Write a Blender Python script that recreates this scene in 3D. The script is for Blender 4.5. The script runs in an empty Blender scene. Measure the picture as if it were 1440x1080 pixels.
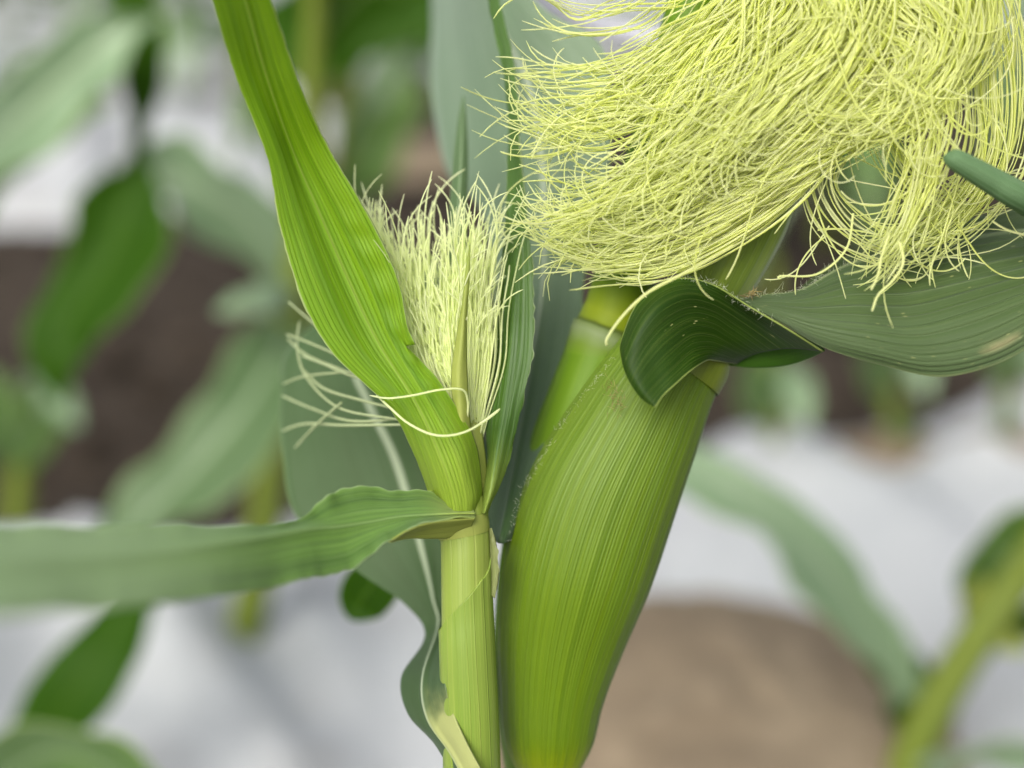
import bpy, math, random
import numpy as np
from mathutils import Vector, noise as mnoise

random.seed(7)
rng = np.random.default_rng(11)
R = math.radians
scene = bpy.context.scene
COL = scene.collection

# ------------------------------------------------------------------ camera, light, exposure
PITCH, CAM_H, FPX = 20.0, 0.62, 2000.0
cam_data = bpy.data.cameras.new('camera')
cam = bpy.data.objects.new('camera', cam_data)
COL.objects.link(cam)
cam.location = (0, 0, CAM_H)
cam.rotation_euler = (R(90 - PITCH), 0, 0)
cam_data.sensor_width = 36
cam_data.lens = 50
cam_data.clip_start = 0.02
cam_data.clip_end = 400
cam_data.dof.use_dof = True
cam_data.dof.focus_distance = 0.392
cam_data.dof.aperture_fstop = 3.2
scene.camera = cam

SUN_ELEV, SUN_AZ = 42.0, 205.0       # azimuth measured from +Y clockwise: behind the camera, a little left
world = bpy.data.worlds.new('World')
scene.world = world
world.use_nodes = True
wt = world.node_tree
wt.nodes.clear()
wo = wt.nodes.new('ShaderNodeOutputWorld')
wb = wt.nodes.new('ShaderNodeBackground')
ws = wt.nodes.new('ShaderNodeTexSky')
ws.sky_type = 'NISHITA'
ws.sun_disc = False
ws.sun_elevation = R(SUN_ELEV)
ws.sun_rotation = R(SUN_AZ)
ws.air_density = 1.0
ws.dust_density = 4.0
ws.ozone_density = 0.6
wb.inputs['Strength'].default_value = 0.11
wh = wt.nodes.new('ShaderNodeHueSaturation')       # thin even cloud: the sky is nearly grey
wh.inputs['Saturation'].default_value = .35
wt.links.new(ws.outputs[0], wh.inputs['Color'])
wt.links.new(wh.outputs[0], wb.inputs[0])
wt.links.new(wb.outputs[0], wo.inputs[0])

sun_data = bpy.data.lights.new('sun', 'SUN')
sun_data.energy = 1.5
sun_data.angle = R(40)
sun_data.color = (1.0, 0.95, 0.86)
sun = bpy.data.objects.new('sun', sun_data)
COL.objects.link(sun)
sd = Vector((math.sin(R(SUN_AZ)) * math.cos(R(SUN_ELEV)), math.cos(R(SUN_AZ)) * math.cos(R(SUN_ELEV)), math.sin(R(SUN_ELEV))))
sun.rotation_euler = (-sd).to_track_quat('-Z', 'Y').to_euler()
sun.location = (0, 0, 5)

scene.view_settings.view_transform = 'Standard'
scene.view_settings.look = 'None'
scene.view_settings.exposure = 0.95
scene.view_settings.gamma = 1
scene.view_settings.use_curve_mapping = False
scene.render.engine = 'CYCLES'
scene.cycles.use_denoising = True
scene.cycles.max_bounces = 16
scene.cycles.diffuse_bounces = 12
scene.cycles.transmission_bounces = 12

# ------------------------------------------------------------------ helpers: points
CAMP = np.array([0, 0, CAM_H])
RIGHT = np.array([1.0, 0, 0])
UP = np.array([0, math.sin(R(PITCH)), math.cos(R(PITCH))])
FWD = np.array([0, math.cos(R(PITCH)), -math.sin(R(PITCH))])

def W(a):
    """rows of (x, y, depth) measured on the photograph -> world points"""
    a = np.asarray(a, float)
    d = a[..., 2:3]
    return CAMP + FWD * d + RIGHT * ((a[..., 0:1] - 720) / FPX * d) + UP * ((540 - a[..., 1:2]) / FPX * d)

def gdepth(px, py, z=0.0):
    r = FWD + RIGHT * ((px - 720) / FPX) + UP * ((540 - py) / FPX)
    return (z - CAM_H) / r[2]

def gp(px, py, z=0.0):
    return W([[px, py, gdepth(px, py, z)]])[0]

def cr(pts, m, closed=False):
    """Catmull-Rom through rows of pts, m samples, spaced by chord length"""
    p = np.asarray(pts, float)
    n = len(p)
    if n == 2:
        t = np.linspace(0, 1, m)[:, None]
        return p[0] * (1 - t) + p[1] * t
    q = np.vstack([2 * p[0] - p[1], p, 2 * p[-1] - p[-2]])
    u = np.linspace(0, n - 1 - 1e-9, m)
    i = u.astype(int)
    t = (u - i)[:, None]
    a, b, c, d = q[i], q[i + 1], q[i + 2], q[i + 3]
    return 0.5 * (2 * b + (c - a) * t + (2 * a - 5 * b + 4 * c - d) * t * t + (3 * b - a - 3 * c + d) * t ** 3)

def wob(x, s):
    return mnoise.noise(Vector((x, s * 7.31 + 0.13, s * 3.7)))

# ------------------------------------------------------------------ helpers: mesh and objects
def mesh_grid(grids, name):
    """grids: list of (points nu x nv x 3, uv nu x nv x 2, wrap)"""
    V, F, UV = [], [], []
    off = 0
    for pts, uv, wrap in grids:
        nu, nv = pts.shape[:2]
        V.append(pts.reshape(-1, 3))
        UV.append(uv.reshape(-1, 2))
        for i in range(nu - 1):
            for j in range(nv - 1):
                a = off + i * nv + j
                F.append((a, a + nv, a + nv + 1, a + 1))
        off += nu * nv
    V = np.vstack(V)
    UV = np.vstack(UV)
    me = bpy.data.meshes.new(name)
    me.from_pydata(V.tolist(), [], F)
    ul = me.uv_layers.new(name='UVMap')
    idx = np.empty(len(me.loops), dtype=np.int32)
    me.loops.foreach_get('vertex_index', idx)
    ul.data.foreach_set('uv', UV[idx].astype(np.float32).ravel())
    me.polygons.foreach_set('use_smooth', [True] * len(me.polygons))
    me.update()
    return me

def link(name, me, mat, parent=None, **props):
    o = bpy.data.objects.new(name, me)
    COL.objects.link(o)
    if mat is not None and me is not None and not me.materials:
        me.materials.append(mat)
    if parent is not None:
        o.parent = parent
        o.matrix_parent_inverse = parent_inv(parent)
    for k, v in props.items():
        o[k] = v
    return o

def world_of(o):
    m = o.matrix_basis.copy()
    if o.parent:
        m = world_of(o.parent) @ o.matrix_parent_inverse @ m
    return m

def parent_inv(p):
    return world_of(p).inverted()

def thing(name, loc, label, cat, group=None):
    o = bpy.data.objects.new(name, None)
    COL.objects.link(o)
    o.location = tuple(float(v) for v in loc)
    o.empty_display_size = 0.05
    o['label'] = label
    o['category'] = cat
    if group:
        o['group'] = group
    return o

def solid(o, t):
    m = o.modifiers.new('thickness', 'SOLIDIFY')
    m.thickness = t
    m.offset = 0
    return o

def normals(g):
    du = np.gradient(g, axis=0)
    dv = np.gradient(g, axis=1)
    n = np.cross(du, dv)
    return n / (np.linalg.norm(n, axis=2, keepdims=True) + 1e-12)

def loft(rows, nu=90, nv=25, ruffle=0.0, rfreq=30.0, seed=1, nick=0.0, cup=0.0, rib=0.0, world_rows=False, pleat=0.0, npleat=9, vr=(0, 1)):
    """rows: stations along the leaf, each a list of (x, y, depth) across it"""
    rows = np.asarray(rows, float)
    pts = rows if world_rows else W(rows)
    ns, k = pts.shape[:2]
    along = np.stack([cr(pts[:, j], nu) for j in range(k)], axis=1)
    g = np.stack([cr(along[i], nv) for i in range(nu)], axis=0)
    v = np.linspace(0, 1, nv)
    mid = g[:, nv // 2]
    L = np.concatenate([[0], np.cumsum(np.linalg.norm(np.diff(mid, axis=0), axis=1))])
    n = normals(g)
    e = np.abs(2 * v - 1)
    if ruffle or nick or cup or rib or pleat:
        disp = np.zeros((nu, nv))
        for i in range(nu):
            x = L[i] * rfreq
            fade = min(1, i / 6, (nu - 1 - i) / 4 + .15)
            for j in range(nv):
                s = 1 if v[j] > .5 else 2
                if ruffle:
                    disp[i, j] += ruffle * fade * e[j] ** 3 * (wob(x, seed + s) + .5 * wob(x * 2.7, seed + s + 5))
                if rib:
                    disp[i, j] -= rib * math.exp(-(e[j] / .09) ** 2)
        if pleat:
            ph = rng.uniform(0, 6.28)
            wd = np.linalg.norm(g[:, -1] - g[:, 0], axis=1)
            disp += pleat * np.clip((wd / wd.max())[:, None] ** 1.6, .1, 1) * np.sin(v * npleat * 2 * math.pi + ph + 0.6 * np.sin(v * 9))[None, :] * (1 - e[None, :] ** 6)
        g = g + n * disp[..., None]
        if nick:
            for i in range(nu):
                for j, jn in ((0, 1), (nv - 1, nv - 2)):
                    dirv = g[i, j] - g[i, jn]
                    ln = np.linalg.norm(dirv) + 1e-9
                    w = nick * (wob(L[i] * 420, seed + j) + .7 * wob(L[i] * 150, seed + j + 3))
                    g[i, j] += dirv / ln * w
    uv = np.stack(np.broadcast_arrays(L[:, None] * 10, vr[0] + v[None, :] * (vr[1] - vr[0])), axis=2)
    return g, uv, False

def centre_rows(c, fold=0.25):
    """c: (x, y, depth, half width, tilt degrees) along the midrib -> rows of five across"""
    c = np.asarray(c, float)
    t = np.gradient(c[:, :2], axis=0)
    t /= np.linalg.norm(t, axis=1, keepdims=True) + 1e-9
    rows = []
    for i in range(len(c)):
        px, py, d, hw, tilt = c[i]
        nx, ny = -t[i, 1], t[i, 0]
        s = d / FPX
        row = []
        for f in (-1, -.5, 0, .5, 1):
            row.append((px + nx * hw * f * math.cos(R(tilt)), py + ny * hw * f * math.cos(R(tilt)),
                        d + hw * f * math.sin(R(tilt)) * s - fold * hw * s * abs(f) ** 1.5))
        rows.append(row)
    return rows

def arc(axis, a0=-180, a1=180, nu=60, nv=40, flat=1.0, world_axis=False, bump=None):
    """tube or part of one round an axis of (x, y, depth, radius)"""
    ax = np.asarray(axis, float)
    s = cr(ax, nu)
    if world_axis:
        p, r = s[:, :3], s[:, 3]
    else:
        p, r = W(s[:, :3]), s[:, 3] * s[:, 2] / FPX
    t = np.gradient(p, axis=0)
    t /= np.linalg.norm(t, axis=1, keepdims=True)
    out = np.zeros((nu, nv, 3))
    L = np.concatenate([[0], np.cumsum(np.linalg.norm(np.diff(p, axis=0), axis=1))])
    ang = np.radians(np.linspace(a0, a1, nv))
    for i in range(nu):
        side = np.cross(t[i], -FWD)
        side /= np.linalg.norm(side)
        if side[0] < 0:
            side = -side
        fr = np.cross(side, t[i])
        if np.dot(fr, FWD) > 0:
            fr = -fr
        rr = np.full(nv, r[i])
        if bump is not None:
            rr = rr * (1 + bump(L[i], ang))
        out[i] = p[i] + rr[:, None] * (np.sin(ang)[:, None] * side + flat * np.cos(ang)[:, None] * fr)
    uv = np.stack(np.broadcast_arrays(L[:, None] * 10, np.linspace(0, 1, nv)[None, :]), axis=2)
    return out, uv, False

# ------------------------------------------------------------------ materials
class NT:
    def __init__(self, name):
        self.m = bpy.data.materials.new(name)
        self.m.use_nodes = True
        self.t = self.m.node_tree
        self.t.nodes.clear()
        self.out = self.n('ShaderNodeOutputMaterial')
    def n(self, kind, **kw):
        x = self.t.nodes.new(kind)
        for k, v in kw.items():
            setattr(x, k, v)
        return x
    def l(self, a, b):
        self.t.links.new(a, b)
    def put(self, sock, val):
        if hasattr(val, 'links') or isinstance(val, bpy.types.NodeSocket):
            self.l(val, sock)
        else:
            sock.default_value = val
    def math(self, op, a, b=None, c=None, clamp=False):
        x = self.n('ShaderNodeMath', operation=op, use_clamp=clamp)
        self.put(x.inputs[0], a)
        if b is not None:
            self.put(x.inputs[1], b)
        if c is not None:
            self.put(x.inputs[2], c)
        return x.outputs[0]
    def mix(self, f, a, b):
        x = self.n('ShaderNodeMix', data_type='RGBA')
        self.put(x.inputs[0], f)
        for s, v in ((x.inputs[6], a), (x.inputs[7], b)):
            if isinstance(v, tuple):
                v = (*v[:3], 1)
            self.put(s, v)
        return x.outputs[2]
    def vec(self, x=0.0, y=0.0, z=0.0):
        c = self.n('ShaderNodeCombineXYZ')
        for s, v in zip(c.inputs, (x, y, z)):
            self.put(s, v)
        return c.outputs[0]
    def noise(self, vec, scale=1.0, detail=2.0, rough=.5):
        x = self.n('ShaderNodeTexNoise')
        if vec is not None:
            self.l(vec, x.inputs['Vector'])
        x.inputs['Scale'].default_value = scale
        x.inputs['Detail'].default_value = detail
        x.inputs['Roughness'].default_value = rough
        return x.outputs[0]
    def step(self, v, a, b):
        x = self.n('ShaderNodeMapRange', interpolation_type='SMOOTHSTEP')
        self.put(x.inputs[0], v)
        x.inputs[1].default_value = a
        x.inputs[2].default_value = b
        return x.outputs[0]

def leaf_mat(name, base, pale, midrib=(.35, .42, .25), dark=None, rib_w=.03, veins=26, vein_amt=.35, edge=(.5, .6, .25), edge_w=.012,
             edge_amt=.6, rough=.5, spec=.35, trans=.3, trans_col=None, sheen=0.0, blotch=None, bumps=.25, fine=90, base_tint=None, mid_amt=.9, spots=0.0, mid_shade=0.0, tip_sheen=None):
    T = NT(name)
    uv = T.n('ShaderNodeUVMap', uv_map='UVMap').outputs[0]
    sp = T.n('ShaderNodeSeparateXYZ')
    T.l(uv, sp.inputs[0])
    u, v = sp.outputs[0], sp.outputs[1]
    obj = T.n('ShaderNodeTexCoord').outputs['Object']
    dark = dark or tuple(c * .62 for c in base)
    # long stripes that follow the veins
    st = T.noise(T.vec(T.math('MULTIPLY', v, fine), T.math('MULTIPLY', u, .9)), 1.0, 3.0, .6)
    st2 = T.noise(T.vec(T.math('MULTIPLY', v, veins * .35), T.math('MULTIPLY', u, .35), 3.3), 1.0, 2.0)
    mot = T.noise(obj, 38.0, 4.0, .6)
    col = T.mix(T.step(st2, .3, .72), dark, base)
    col = T.mix(T.math('MULTIPLY', T.step(st, .45, .8), .6), col, pale)
    col = T.mix(T.math('MULTIPLY', T.step(mot, .35, .75), .35), col, tuple(c * .8 for c in base))
    # parallel veins
    sw = T.math('ADD', T.math('MULTIPLY', v, veins), T.math('MULTIPLY', T.noise(T.vec(T.math('MULTIPLY', v, 6.0), u), 1.0, 1.0), 1.2))
    tri = T.math('ABSOLUTE', T.math('SUBTRACT', T.math('FRACT', sw), .5))
    vein = T.step(tri, .09, .0)
    vmod = T.step(T.noise(T.vec(T.math('MULTIPLY', v, veins), T.math('MULTIPLY', u, 1.2), 9.0), 1.0, 2.0), .3, .65)
    col = T.mix(T.math('MULTIPLY', T.math('MULTIPLY', vein, vmod), vein_amt), col, pale)
    ev = T.math('ABSOLUTE', T.math('SUBTRACT', v, .5))
    if mid_shade:  # crease shade beside the midrib, painted as dark bands
        db = T.math('MULTIPLY', T.step(v, .40, .455), T.step(v, .50, .47))
        db = T.math('MAXIMUM', db, T.math('MULTIPLY', T.math('MULTIPLY', T.step(v, .52, .55), T.step(v, .66, .58)), .6))
        col = T.mix(T.math('MULTIPLY', T.math('MULTIPLY', db, T.step(u, 1.75, 1.35)), mid_shade), col, dark)
    if rib_w > 0:
        mr = T.step(ev, rib_w, rib_w * .25)
        col = T.mix(T.math('MULTIPLY', mr, mid_amt), col, midrib)
    eg = T.step(ev, .5 - edge_w * 1.6, .5 - edge_w * .4)
    col = T.mix(T.math('MULTIPLY', eg, edge_amt), col, edge)
    if base_tint:                                   # (colour, u0, u1): pale leaf base, and silk shade painted on the tall leaf
        tc, u0, u1 = base_tint
        jit = T.math('ADD', u, T.math('MULTIPLY', T.math('SUBTRACT', st, .5), .35))
        col = T.mix(T.math('MULTIPLY', T.step(jit, u0, u1), .85), col, tc)
    if tip_sheen:  # sky reflection painted in as a paler tip
        col = T.mix(T.math('MULTIPLY', T.step(u, tip_sheen[1], tip_sheen[2]), .85), col, tip_sheen[0])
    if blotch:                                      # (colour, u0, u1, v0, v1): a discoloured patch
        bc, u0, u1, v0, v1 = blotch
        nz = T.math('MULTIPLY', T.math('SUBTRACT', T.noise(obj, 90.0, 3.0), .5), .22)
        uu = T.math('ADD', u, nz)
        f = T.math('MULTIPLY', T.step(uu, u0 - .06, u0 + .06), T.step(uu, u1 + .06, u1 - .06))
        f = T.math('MULTIPLY', f, T.math('MULTIPLY', T.step(T.math('ADD', v, T.math('MULTIPLY', nz, .3)), v0 - .05, v0 + .05), T.step(v, v1 + .05, v1 - .05)))
        col = T.mix(f, col, bc)
    if spots:
        vr_ = T.n('ShaderNodeTexVoronoi')
        T.l(T.vec(T.math('MULTIPLY', u, 7.0), T.math('MULTIPLY', v, 9.0)), vr_.inputs['Vector'])
        vr_.inputs['Scale'].default_value = 2.6
        keep = T.step(T.noise(obj, 46.0, 1.0), .50, .58)
        col = T.mix(T.math('MULTIPLY', T.math('MULTIPLY', T.step(vr_.outputs['Distance'], .16, .06), keep), spots), col, (.55, .55, .22))
    pb = T.n('ShaderNodeBsdfPrincipled')
    T.l(col, pb.inputs['Base Color'])
    rg = T.math('ADD', T.math('MULTIPLY', mot, .25), rough - .12)
    T.l(rg, pb.inputs['Roughness'])
    pb.inputs['Specular IOR Level'].default_value = spec
    if sheen:
        pb.inputs['Sheen Weight'].default_value = sheen
        pb.inputs['Sheen Roughness'].default_value = .5
        pb.inputs['Sheen Tint'].default_value = (.8, .95, .88, 1)
    h = T.math('ADD', T.math('MULTIPLY', st, .6), T.math('MULTIPLY', vein, .8))
    h = T.math('ADD', h, T.math('MULTIPLY', mot, .5))
    bp = T.n('ShaderNodeBump')
    bp.inputs['Strength'].default_value = bumps
    bp.inputs['Distance'].default_value = .0006
    T.l(h, bp.inputs['Height'])
    T.l(bp.outputs[0], pb.inputs['Normal'])
    if trans > 0:
        tr = T.n('ShaderNodeBsdfTranslucent')
        if trans_col:
            T.l(T.mix(.55, col, trans_col), tr.inputs[0])
        else:
            T.l(col, tr.inputs[0])
        mx = T.n('ShaderNodeMixShader')
        mx.inputs[0].default_value = trans
        T.l(pb.outputs[0], mx.inputs[1])
        T.l(tr.outputs[0], mx.inputs[2])
        T.l(mx.outputs[0], T.out.inputs[0])
    else:
        T.l(pb.outputs[0], T.out.inputs[0])
    return T.m

def silk_mat(name, a, b, tip, trans=.35):
    T = NT(name)
    uv = T.n('ShaderNodeUVMap', uv_map='UVMap').outputs[0]
    sp = T.n('ShaderNodeSeparateXYZ')
    T.l(uv, sp.inputs[0])
    col = T.mix(sp.outputs[0], a, b)
    col = T.mix(T.math('MULTIPLY', T.step(sp.outputs[1], .55, 1.0), .6), col, tip)
    pb = T.n('ShaderNodeBsdfPrincipled')
    T.l(col, pb.inputs['Base Color'])
    pb.inputs['Roughness'].default_value = .45
    pb.inputs['Specular IOR Level'].default_value = .3
    tr = T.n('ShaderNodeBsdfTranslucent')
    T.l(col, tr.inputs[0])
    mx = T.n('ShaderNodeMixShader')
    mx.inputs[0].default_value = trans
    T.l(pb.outputs[0], mx.inputs[1])
    T.l(tr.outputs[0], mx.inputs[2])
    T.l(mx.outputs[0], T.out.inputs[0])
    return T.m

def soil_mat(name, dark, mid, light, scale=1.0, bump=.8):
    T = NT(name)
    obj = T.n('ShaderNodeTexCoord').outputs['Object']
    a = T.noise(obj, 3.0 * scale, 5.0, .6)
    b = T.noise(obj, 26.0 * scale, 6.0, .65)
    c = T.noise(obj, 120.0 * scale, 4.0, .6)
    col = T.mix(T.step(a, .3, .7), dark, mid)
    col = T.mix(T.math('MULTIPLY', T.step(b, .5, .78), .7), col, light)
    col = T.mix(T.math('MULTIPLY', T.step(c, .55, .8), .35), col, tuple(x * .5 for x in dark))
    pb = T.n('ShaderNodeBsdfPrincipled')
    T.l(col, pb.inputs['Base Color'])
    pb.inputs['Roughness'].default_value = .95
    pb.inputs['Specular IOR Level'].default_value = .15
    bp = T.n('ShaderNodeBump')
    bp.inputs['Strength'].default_value = bump
    bp.inputs['Distance'].default_value = .01
    T.l(T.math('ADD', b, T.math('MULTIPLY', c, .4)), bp.inputs['Height'])
    T.l(bp.outputs[0], pb.inputs['Normal'])
    T.l(pb.outputs[0], T.out.inputs[0])
    return T.m

def plastic_mat(name, col_a, col_b, dirt, rough=.6):
    T = NT(name)
    obj = T.n('ShaderNodeTexCoord').outputs['Object']
    a = T.noise(obj, 2.2, 4.0, .6)
    b = T.noise(obj, 9.0, 6.0, .65)
    col = T.mix(T.step(a, .35, .7), col_a, col_b)
    col = T.mix(T.math('MULTIPLY', T.step(b, .52, .74), .6), col, dirt)
    pb = T.n('ShaderNodeBsdfPrincipled')
    T.l(col, pb.inputs['Base Color'])
    pb.inputs['Roughness'].default_value = rough
    bp = T.n('ShaderNodeBump')
    bp.inputs['Strength'].default_value = .5
    bp.inputs['Distance'].default_value = .01
    T.l(T.noise(obj, 14.0, 4.0, .55), bp.inputs['Height'])
    T.l(bp.outputs[0], pb.inputs['Normal'])
    T.l(pb.outputs[0], T.out.inputs[0])
    return T.m

M_SOIL = soil_mat('dark_soil', (.024, .018, .013), (.048, .037, .027), (.11, .085, .063))
M_MOUND = soil_mat('sandy_soil', (0.163, 0.126, 0.085), (0.251, 0.200, 0.137), (0.333, 0.270, 0.192), 1.4, .5)
M_MULCH = plastic_mat('silver_white_plastic', (0.392, 0.411, 0.421), (0.473, 0.485, 0.496), (0.266, 0.244, 0.222))
M_MULCHOLD = plastic_mat('older_dusty_plastic', (.34, .355, .365), (.42, .43, .44), (.24, .21, .185), .7)
M_MULCHEDGE = plastic_mat('pale_mulch_edge', (0.458, 0.458, 0.532), (0.554, 0.554, 0.606), (0.333, 0.311, 0.333))

M_FLAG = leaf_mat('young_bright_leaf', (.215, .40, .004), (.36, .50, .06), midrib=(0.311, 0.444, 0.066), dark=(.11, .25, .003), rib_w=.024, veins=22, vein_amt=.45,
                  edge=(0.407, 0.480, 0.207), rough=.42, spec=.3, trans=.4, trans_col=(0.370, 0.577, 0.015), bumps=.8, fine=95, base_tint=((.33, .46, .05), 1.40, 1.80), mid_amt=.8, mid_shade=.4, edge_amt=.9)
M_HUSKLEAF = leaf_mat('husk_leaf', (0.056, 0.133, 0.015), (0.126, 0.237, 0.044), midrib=(0.037, 0.097, 0.011), dark=(0.037, 0.097, 0.0087), rib_w=.02, veins=9, vein_amt=.3,
                      edge=(0.444, 0.518, 0.296), rough=.42, spec=.4, trans=.25, trans_col=(0.296, 0.444, 0.037), bumps=.5, fine=36, base_tint=((0.258, 0.355, 0.059), .24, .02))
M_SLIVER = leaf_mat('husk_sliver', (0.207, 0.311, 0.037), (0.333, 0.429, 0.089), rib_w=0, veins=5, edge_amt=.2, trans=.35, base_tint=((0.407, 0.458, 0.104), .9, .2))
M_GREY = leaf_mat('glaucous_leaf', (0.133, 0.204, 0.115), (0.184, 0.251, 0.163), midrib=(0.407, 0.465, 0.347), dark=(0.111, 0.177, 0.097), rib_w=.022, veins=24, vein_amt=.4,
                  edge=(0.258, 0.370, 0.184), edge_amt=.4, rough=.5, spec=.45, trans=.15, trans_col=(0.148, 0.333, 0.022), sheen=.25, bumps=.4, fine=80, base_tint=((.028, .075, .010), 1.05, .45))  # dark base tint: silk shade painted low on the tall leaf
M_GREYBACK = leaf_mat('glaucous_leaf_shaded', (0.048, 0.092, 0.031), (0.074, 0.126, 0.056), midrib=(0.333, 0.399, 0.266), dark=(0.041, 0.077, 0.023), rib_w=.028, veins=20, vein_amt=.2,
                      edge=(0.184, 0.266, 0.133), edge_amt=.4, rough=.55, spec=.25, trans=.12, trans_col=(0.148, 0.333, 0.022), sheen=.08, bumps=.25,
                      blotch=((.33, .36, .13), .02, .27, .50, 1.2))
M_LOWLEAF = leaf_mat('collar_leaf', (.15, .29, .045), (.26, .40, .13), midrib=(0.235, 0.365, 0.113), dark=(.05, .12, .015), rib_w=.02, veins=30, vein_amt=.45,
                     edge=(0.392, 0.505, 0.261), rough=.5, spec=.45, trans=.2, trans_col=(0.261, 0.479, 0.044), sheen=.1, bumps=.7, fine=110, base_tint=((0.313, 0.400, 0.070), .16, .02), tip_sheen=((.31, .45, .19), .45, 1.3))
M_BLADE = leaf_mat('flag_blade', (0.059, 0.100, 0.030), (0.111, 0.155, 0.063), midrib=(0.148, 0.222, 0.104), dark=(0.044, 0.077, 0.019), rib_w=0, veins=14, vein_amt=.55,
                   edge=(0.311, 0.385, 0.163), edge_w=.02, edge_amt=.7, rough=.48, spec=.35, trans=.12, trans_col=(0.184, 0.370, 0.022), sheen=.06, bumps=.7, fine=110, spots=.35, blotch=((0.458, 0.385, 0.192), .665, .70, .74, .79))
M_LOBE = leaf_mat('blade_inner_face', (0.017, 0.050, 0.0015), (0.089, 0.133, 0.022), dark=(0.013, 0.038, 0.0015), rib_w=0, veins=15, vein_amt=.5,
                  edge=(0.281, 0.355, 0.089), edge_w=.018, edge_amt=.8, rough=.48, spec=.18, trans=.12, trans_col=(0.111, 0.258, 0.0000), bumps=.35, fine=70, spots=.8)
M_UNDER = leaf_mat('blade_under', (0.052, 0.148, 0.0074), (0.118, 0.237, 0.022), dark=(0.037, 0.111, 0.0059), rib_w=0, veins=9, trans=.4, trans_col=(0.184, 0.407, 0.015), bumps=.3)
M_SHEATH = leaf_mat('sheath', (.100, .170, .003), (.155, .23, .012), dark=(.078, .142, .004), rib_w=0, veins=118, vein_amt=.40,
                    edge=(0.333, 0.370, 0.184), edge_w=.008, edge_amt=.6, rough=.42, spec=.3, trans=.0, bumps=.55, fine=230, base_tint=((.19, .24, .003), .16, .05))
M_STALK = leaf_mat('stalk', (0.092, 0.177, 0.0030), (0.126, 0.207, 0.011), dark=(0.074, 0.148, 0.0023), rib_w=0, veins=20, vein_amt=.12, edge_amt=0, rough=.52, spec=.22, trans=0, bumps=.12, fine=60)
def node_mat():
    T = NT('stalk_node')
    uv = T.n('ShaderNodeUVMap', uv_map='UVMap').outputs[0]
    sp = T.n('ShaderNodeSeparateXYZ')
    T.l(uv, sp.inputs[0])
    obj = T.n('ShaderNodeTexCoord').outputs['Object']
    nz = T.noise(obj, 120.0, 4.0, .6)
    f = T.math('ADD', T.math('DIVIDE', sp.outputs[0], .312), T.math('MULTIPLY', T.math('SUBTRACT', nz, .5), .07))
    cr_ = T.n('ShaderNodeValToRGB')
    el = cr_.color_ramp.elements
    stops = [(0.0, (0.092, 0.177, 0.0035)), (.12, (0.109, 0.174, 0.017)), (.26, (0.174, 0.226, 0.096)), (.31, (0.131, 0.183, 0.052)), (.345, (0.061, 0.087, 0.013)),
             (.38, (0.191, 0.252, 0.010)), (.48, (0.235, 0.304, 0.011)), (.62, (0.191, 0.270, 0.0096)), (.78, (0.104, 0.187, 0.0052)), (1.0, (0.092, 0.177, 0.0035))]
    el[0].position, el[0].color = 0.0, (*stops[0][1], 1)
    el[1].position, el[1].color = 1.0, (*stops[-1][1], 1)
    for p_, c_ in stops[1:-1]:
        e_ = el.new(p_)
        e_.color = (*c_, 1)
    T.l(f, cr_.inputs[0])
    pb = T.n('ShaderNodeBsdfPrincipled')
    T.l(cr_.outputs[0], pb.inputs['Base Color'])
    pb.inputs['Roughness'].default_value = .55
    pb.inputs['Specular IOR Level'].default_value = .22
    bp = T.n('ShaderNodeBump')
    bp.inputs['Strength'].default_value = .3
    bp.inputs['Distance'].default_value = .0006
    T.l(nz, bp.inputs['Height'])
    T.l(bp.outputs[0], pb.inputs['Normal'])
    T.l(pb.outputs[0], T.out.inputs[0])
    return T.m
M_NODE = node_mat()
M_COLLAR = leaf_mat('leaf_collar', (.135, .18, .008), (.20, .25, .03), dark=(.10, .145, .006), rib_w=0, veins=40, vein_amt=.4, edge_amt=0, rough=.45, trans=0, bumps=.3)
M_STEM = leaf_mat('shoot_stem', (0.244, 0.311, 0.052), (0.333, 0.385, 0.097), dark=(0.184, 0.258, 0.037), rib_w=0, veins=12, vein_amt=.3, edge_amt=0, rough=.4, spec=.4, trans=0, bumps=.25, fine=40)
M_ROLL = leaf_mat('rolled_leaf', (.12, .21, .10), (.22, .32, .18), dark=(.08, .16, .06), rib_w=0, veins=16, vein_amt=.6, edge=(.45, .55, .2), edge_w=.05, edge_amt=.8, rough=.6, spec=.2, trans=.1, bumps=.6, fine=60)
M_FRILL = leaf_mat('papery_sheath_edge', (.40, .46, .17), (.50, .55, .28), rib_w=0, veins=6, edge=(.6, .64, .42), trans=.45, bumps=.3, fine=30)
M_STEMSHEATH = leaf_mat('stem_sheath_skin', (.235, .325, .05), (0.313, 0.374, 0.078), dark=(.175, .27, .035), rib_w=0, veins=12, vein_amt=.4, edge=(0.522, 0.574, 0.348), edge_amt=.7, edge_w=.02, rough=.4, spec=.4, trans=.1, bumps=.35, fine=50)
M_HUSK = leaf_mat('ear_husk', (.17, .24, .02), (.26, .33, .06), dark=(0.074, 0.126, 0.015), rib_w=0, veins=26, vein_amt=.3, edge_amt=0, rough=.45, spec=.3, trans=0, bumps=.35, sheen=.2)
M_SILK = silk_mat('fresh_silk', (.89, .93, .38), (.97, .985, .70), (.94, .97, .66), .72)
M_SILK_PALE = silk_mat('young_silk', (.88, .94, .50), (.95, .98, .70), (.94, .97, .72), .6)
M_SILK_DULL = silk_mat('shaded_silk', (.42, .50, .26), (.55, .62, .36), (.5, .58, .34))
M_BG = leaf_mat('field_leaf', (0.089, 0.177, 0.022), (0.148, 0.251, 0.059), midrib=(0.222, 0.311, 0.148), dark=(0.044, 0.104, 0.015), rib_w=.05, veins=12, trans=.3, trans_col=(0.184, 0.370, 0.015), rough=.45, spec=.45, sheen=.15)
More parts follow.
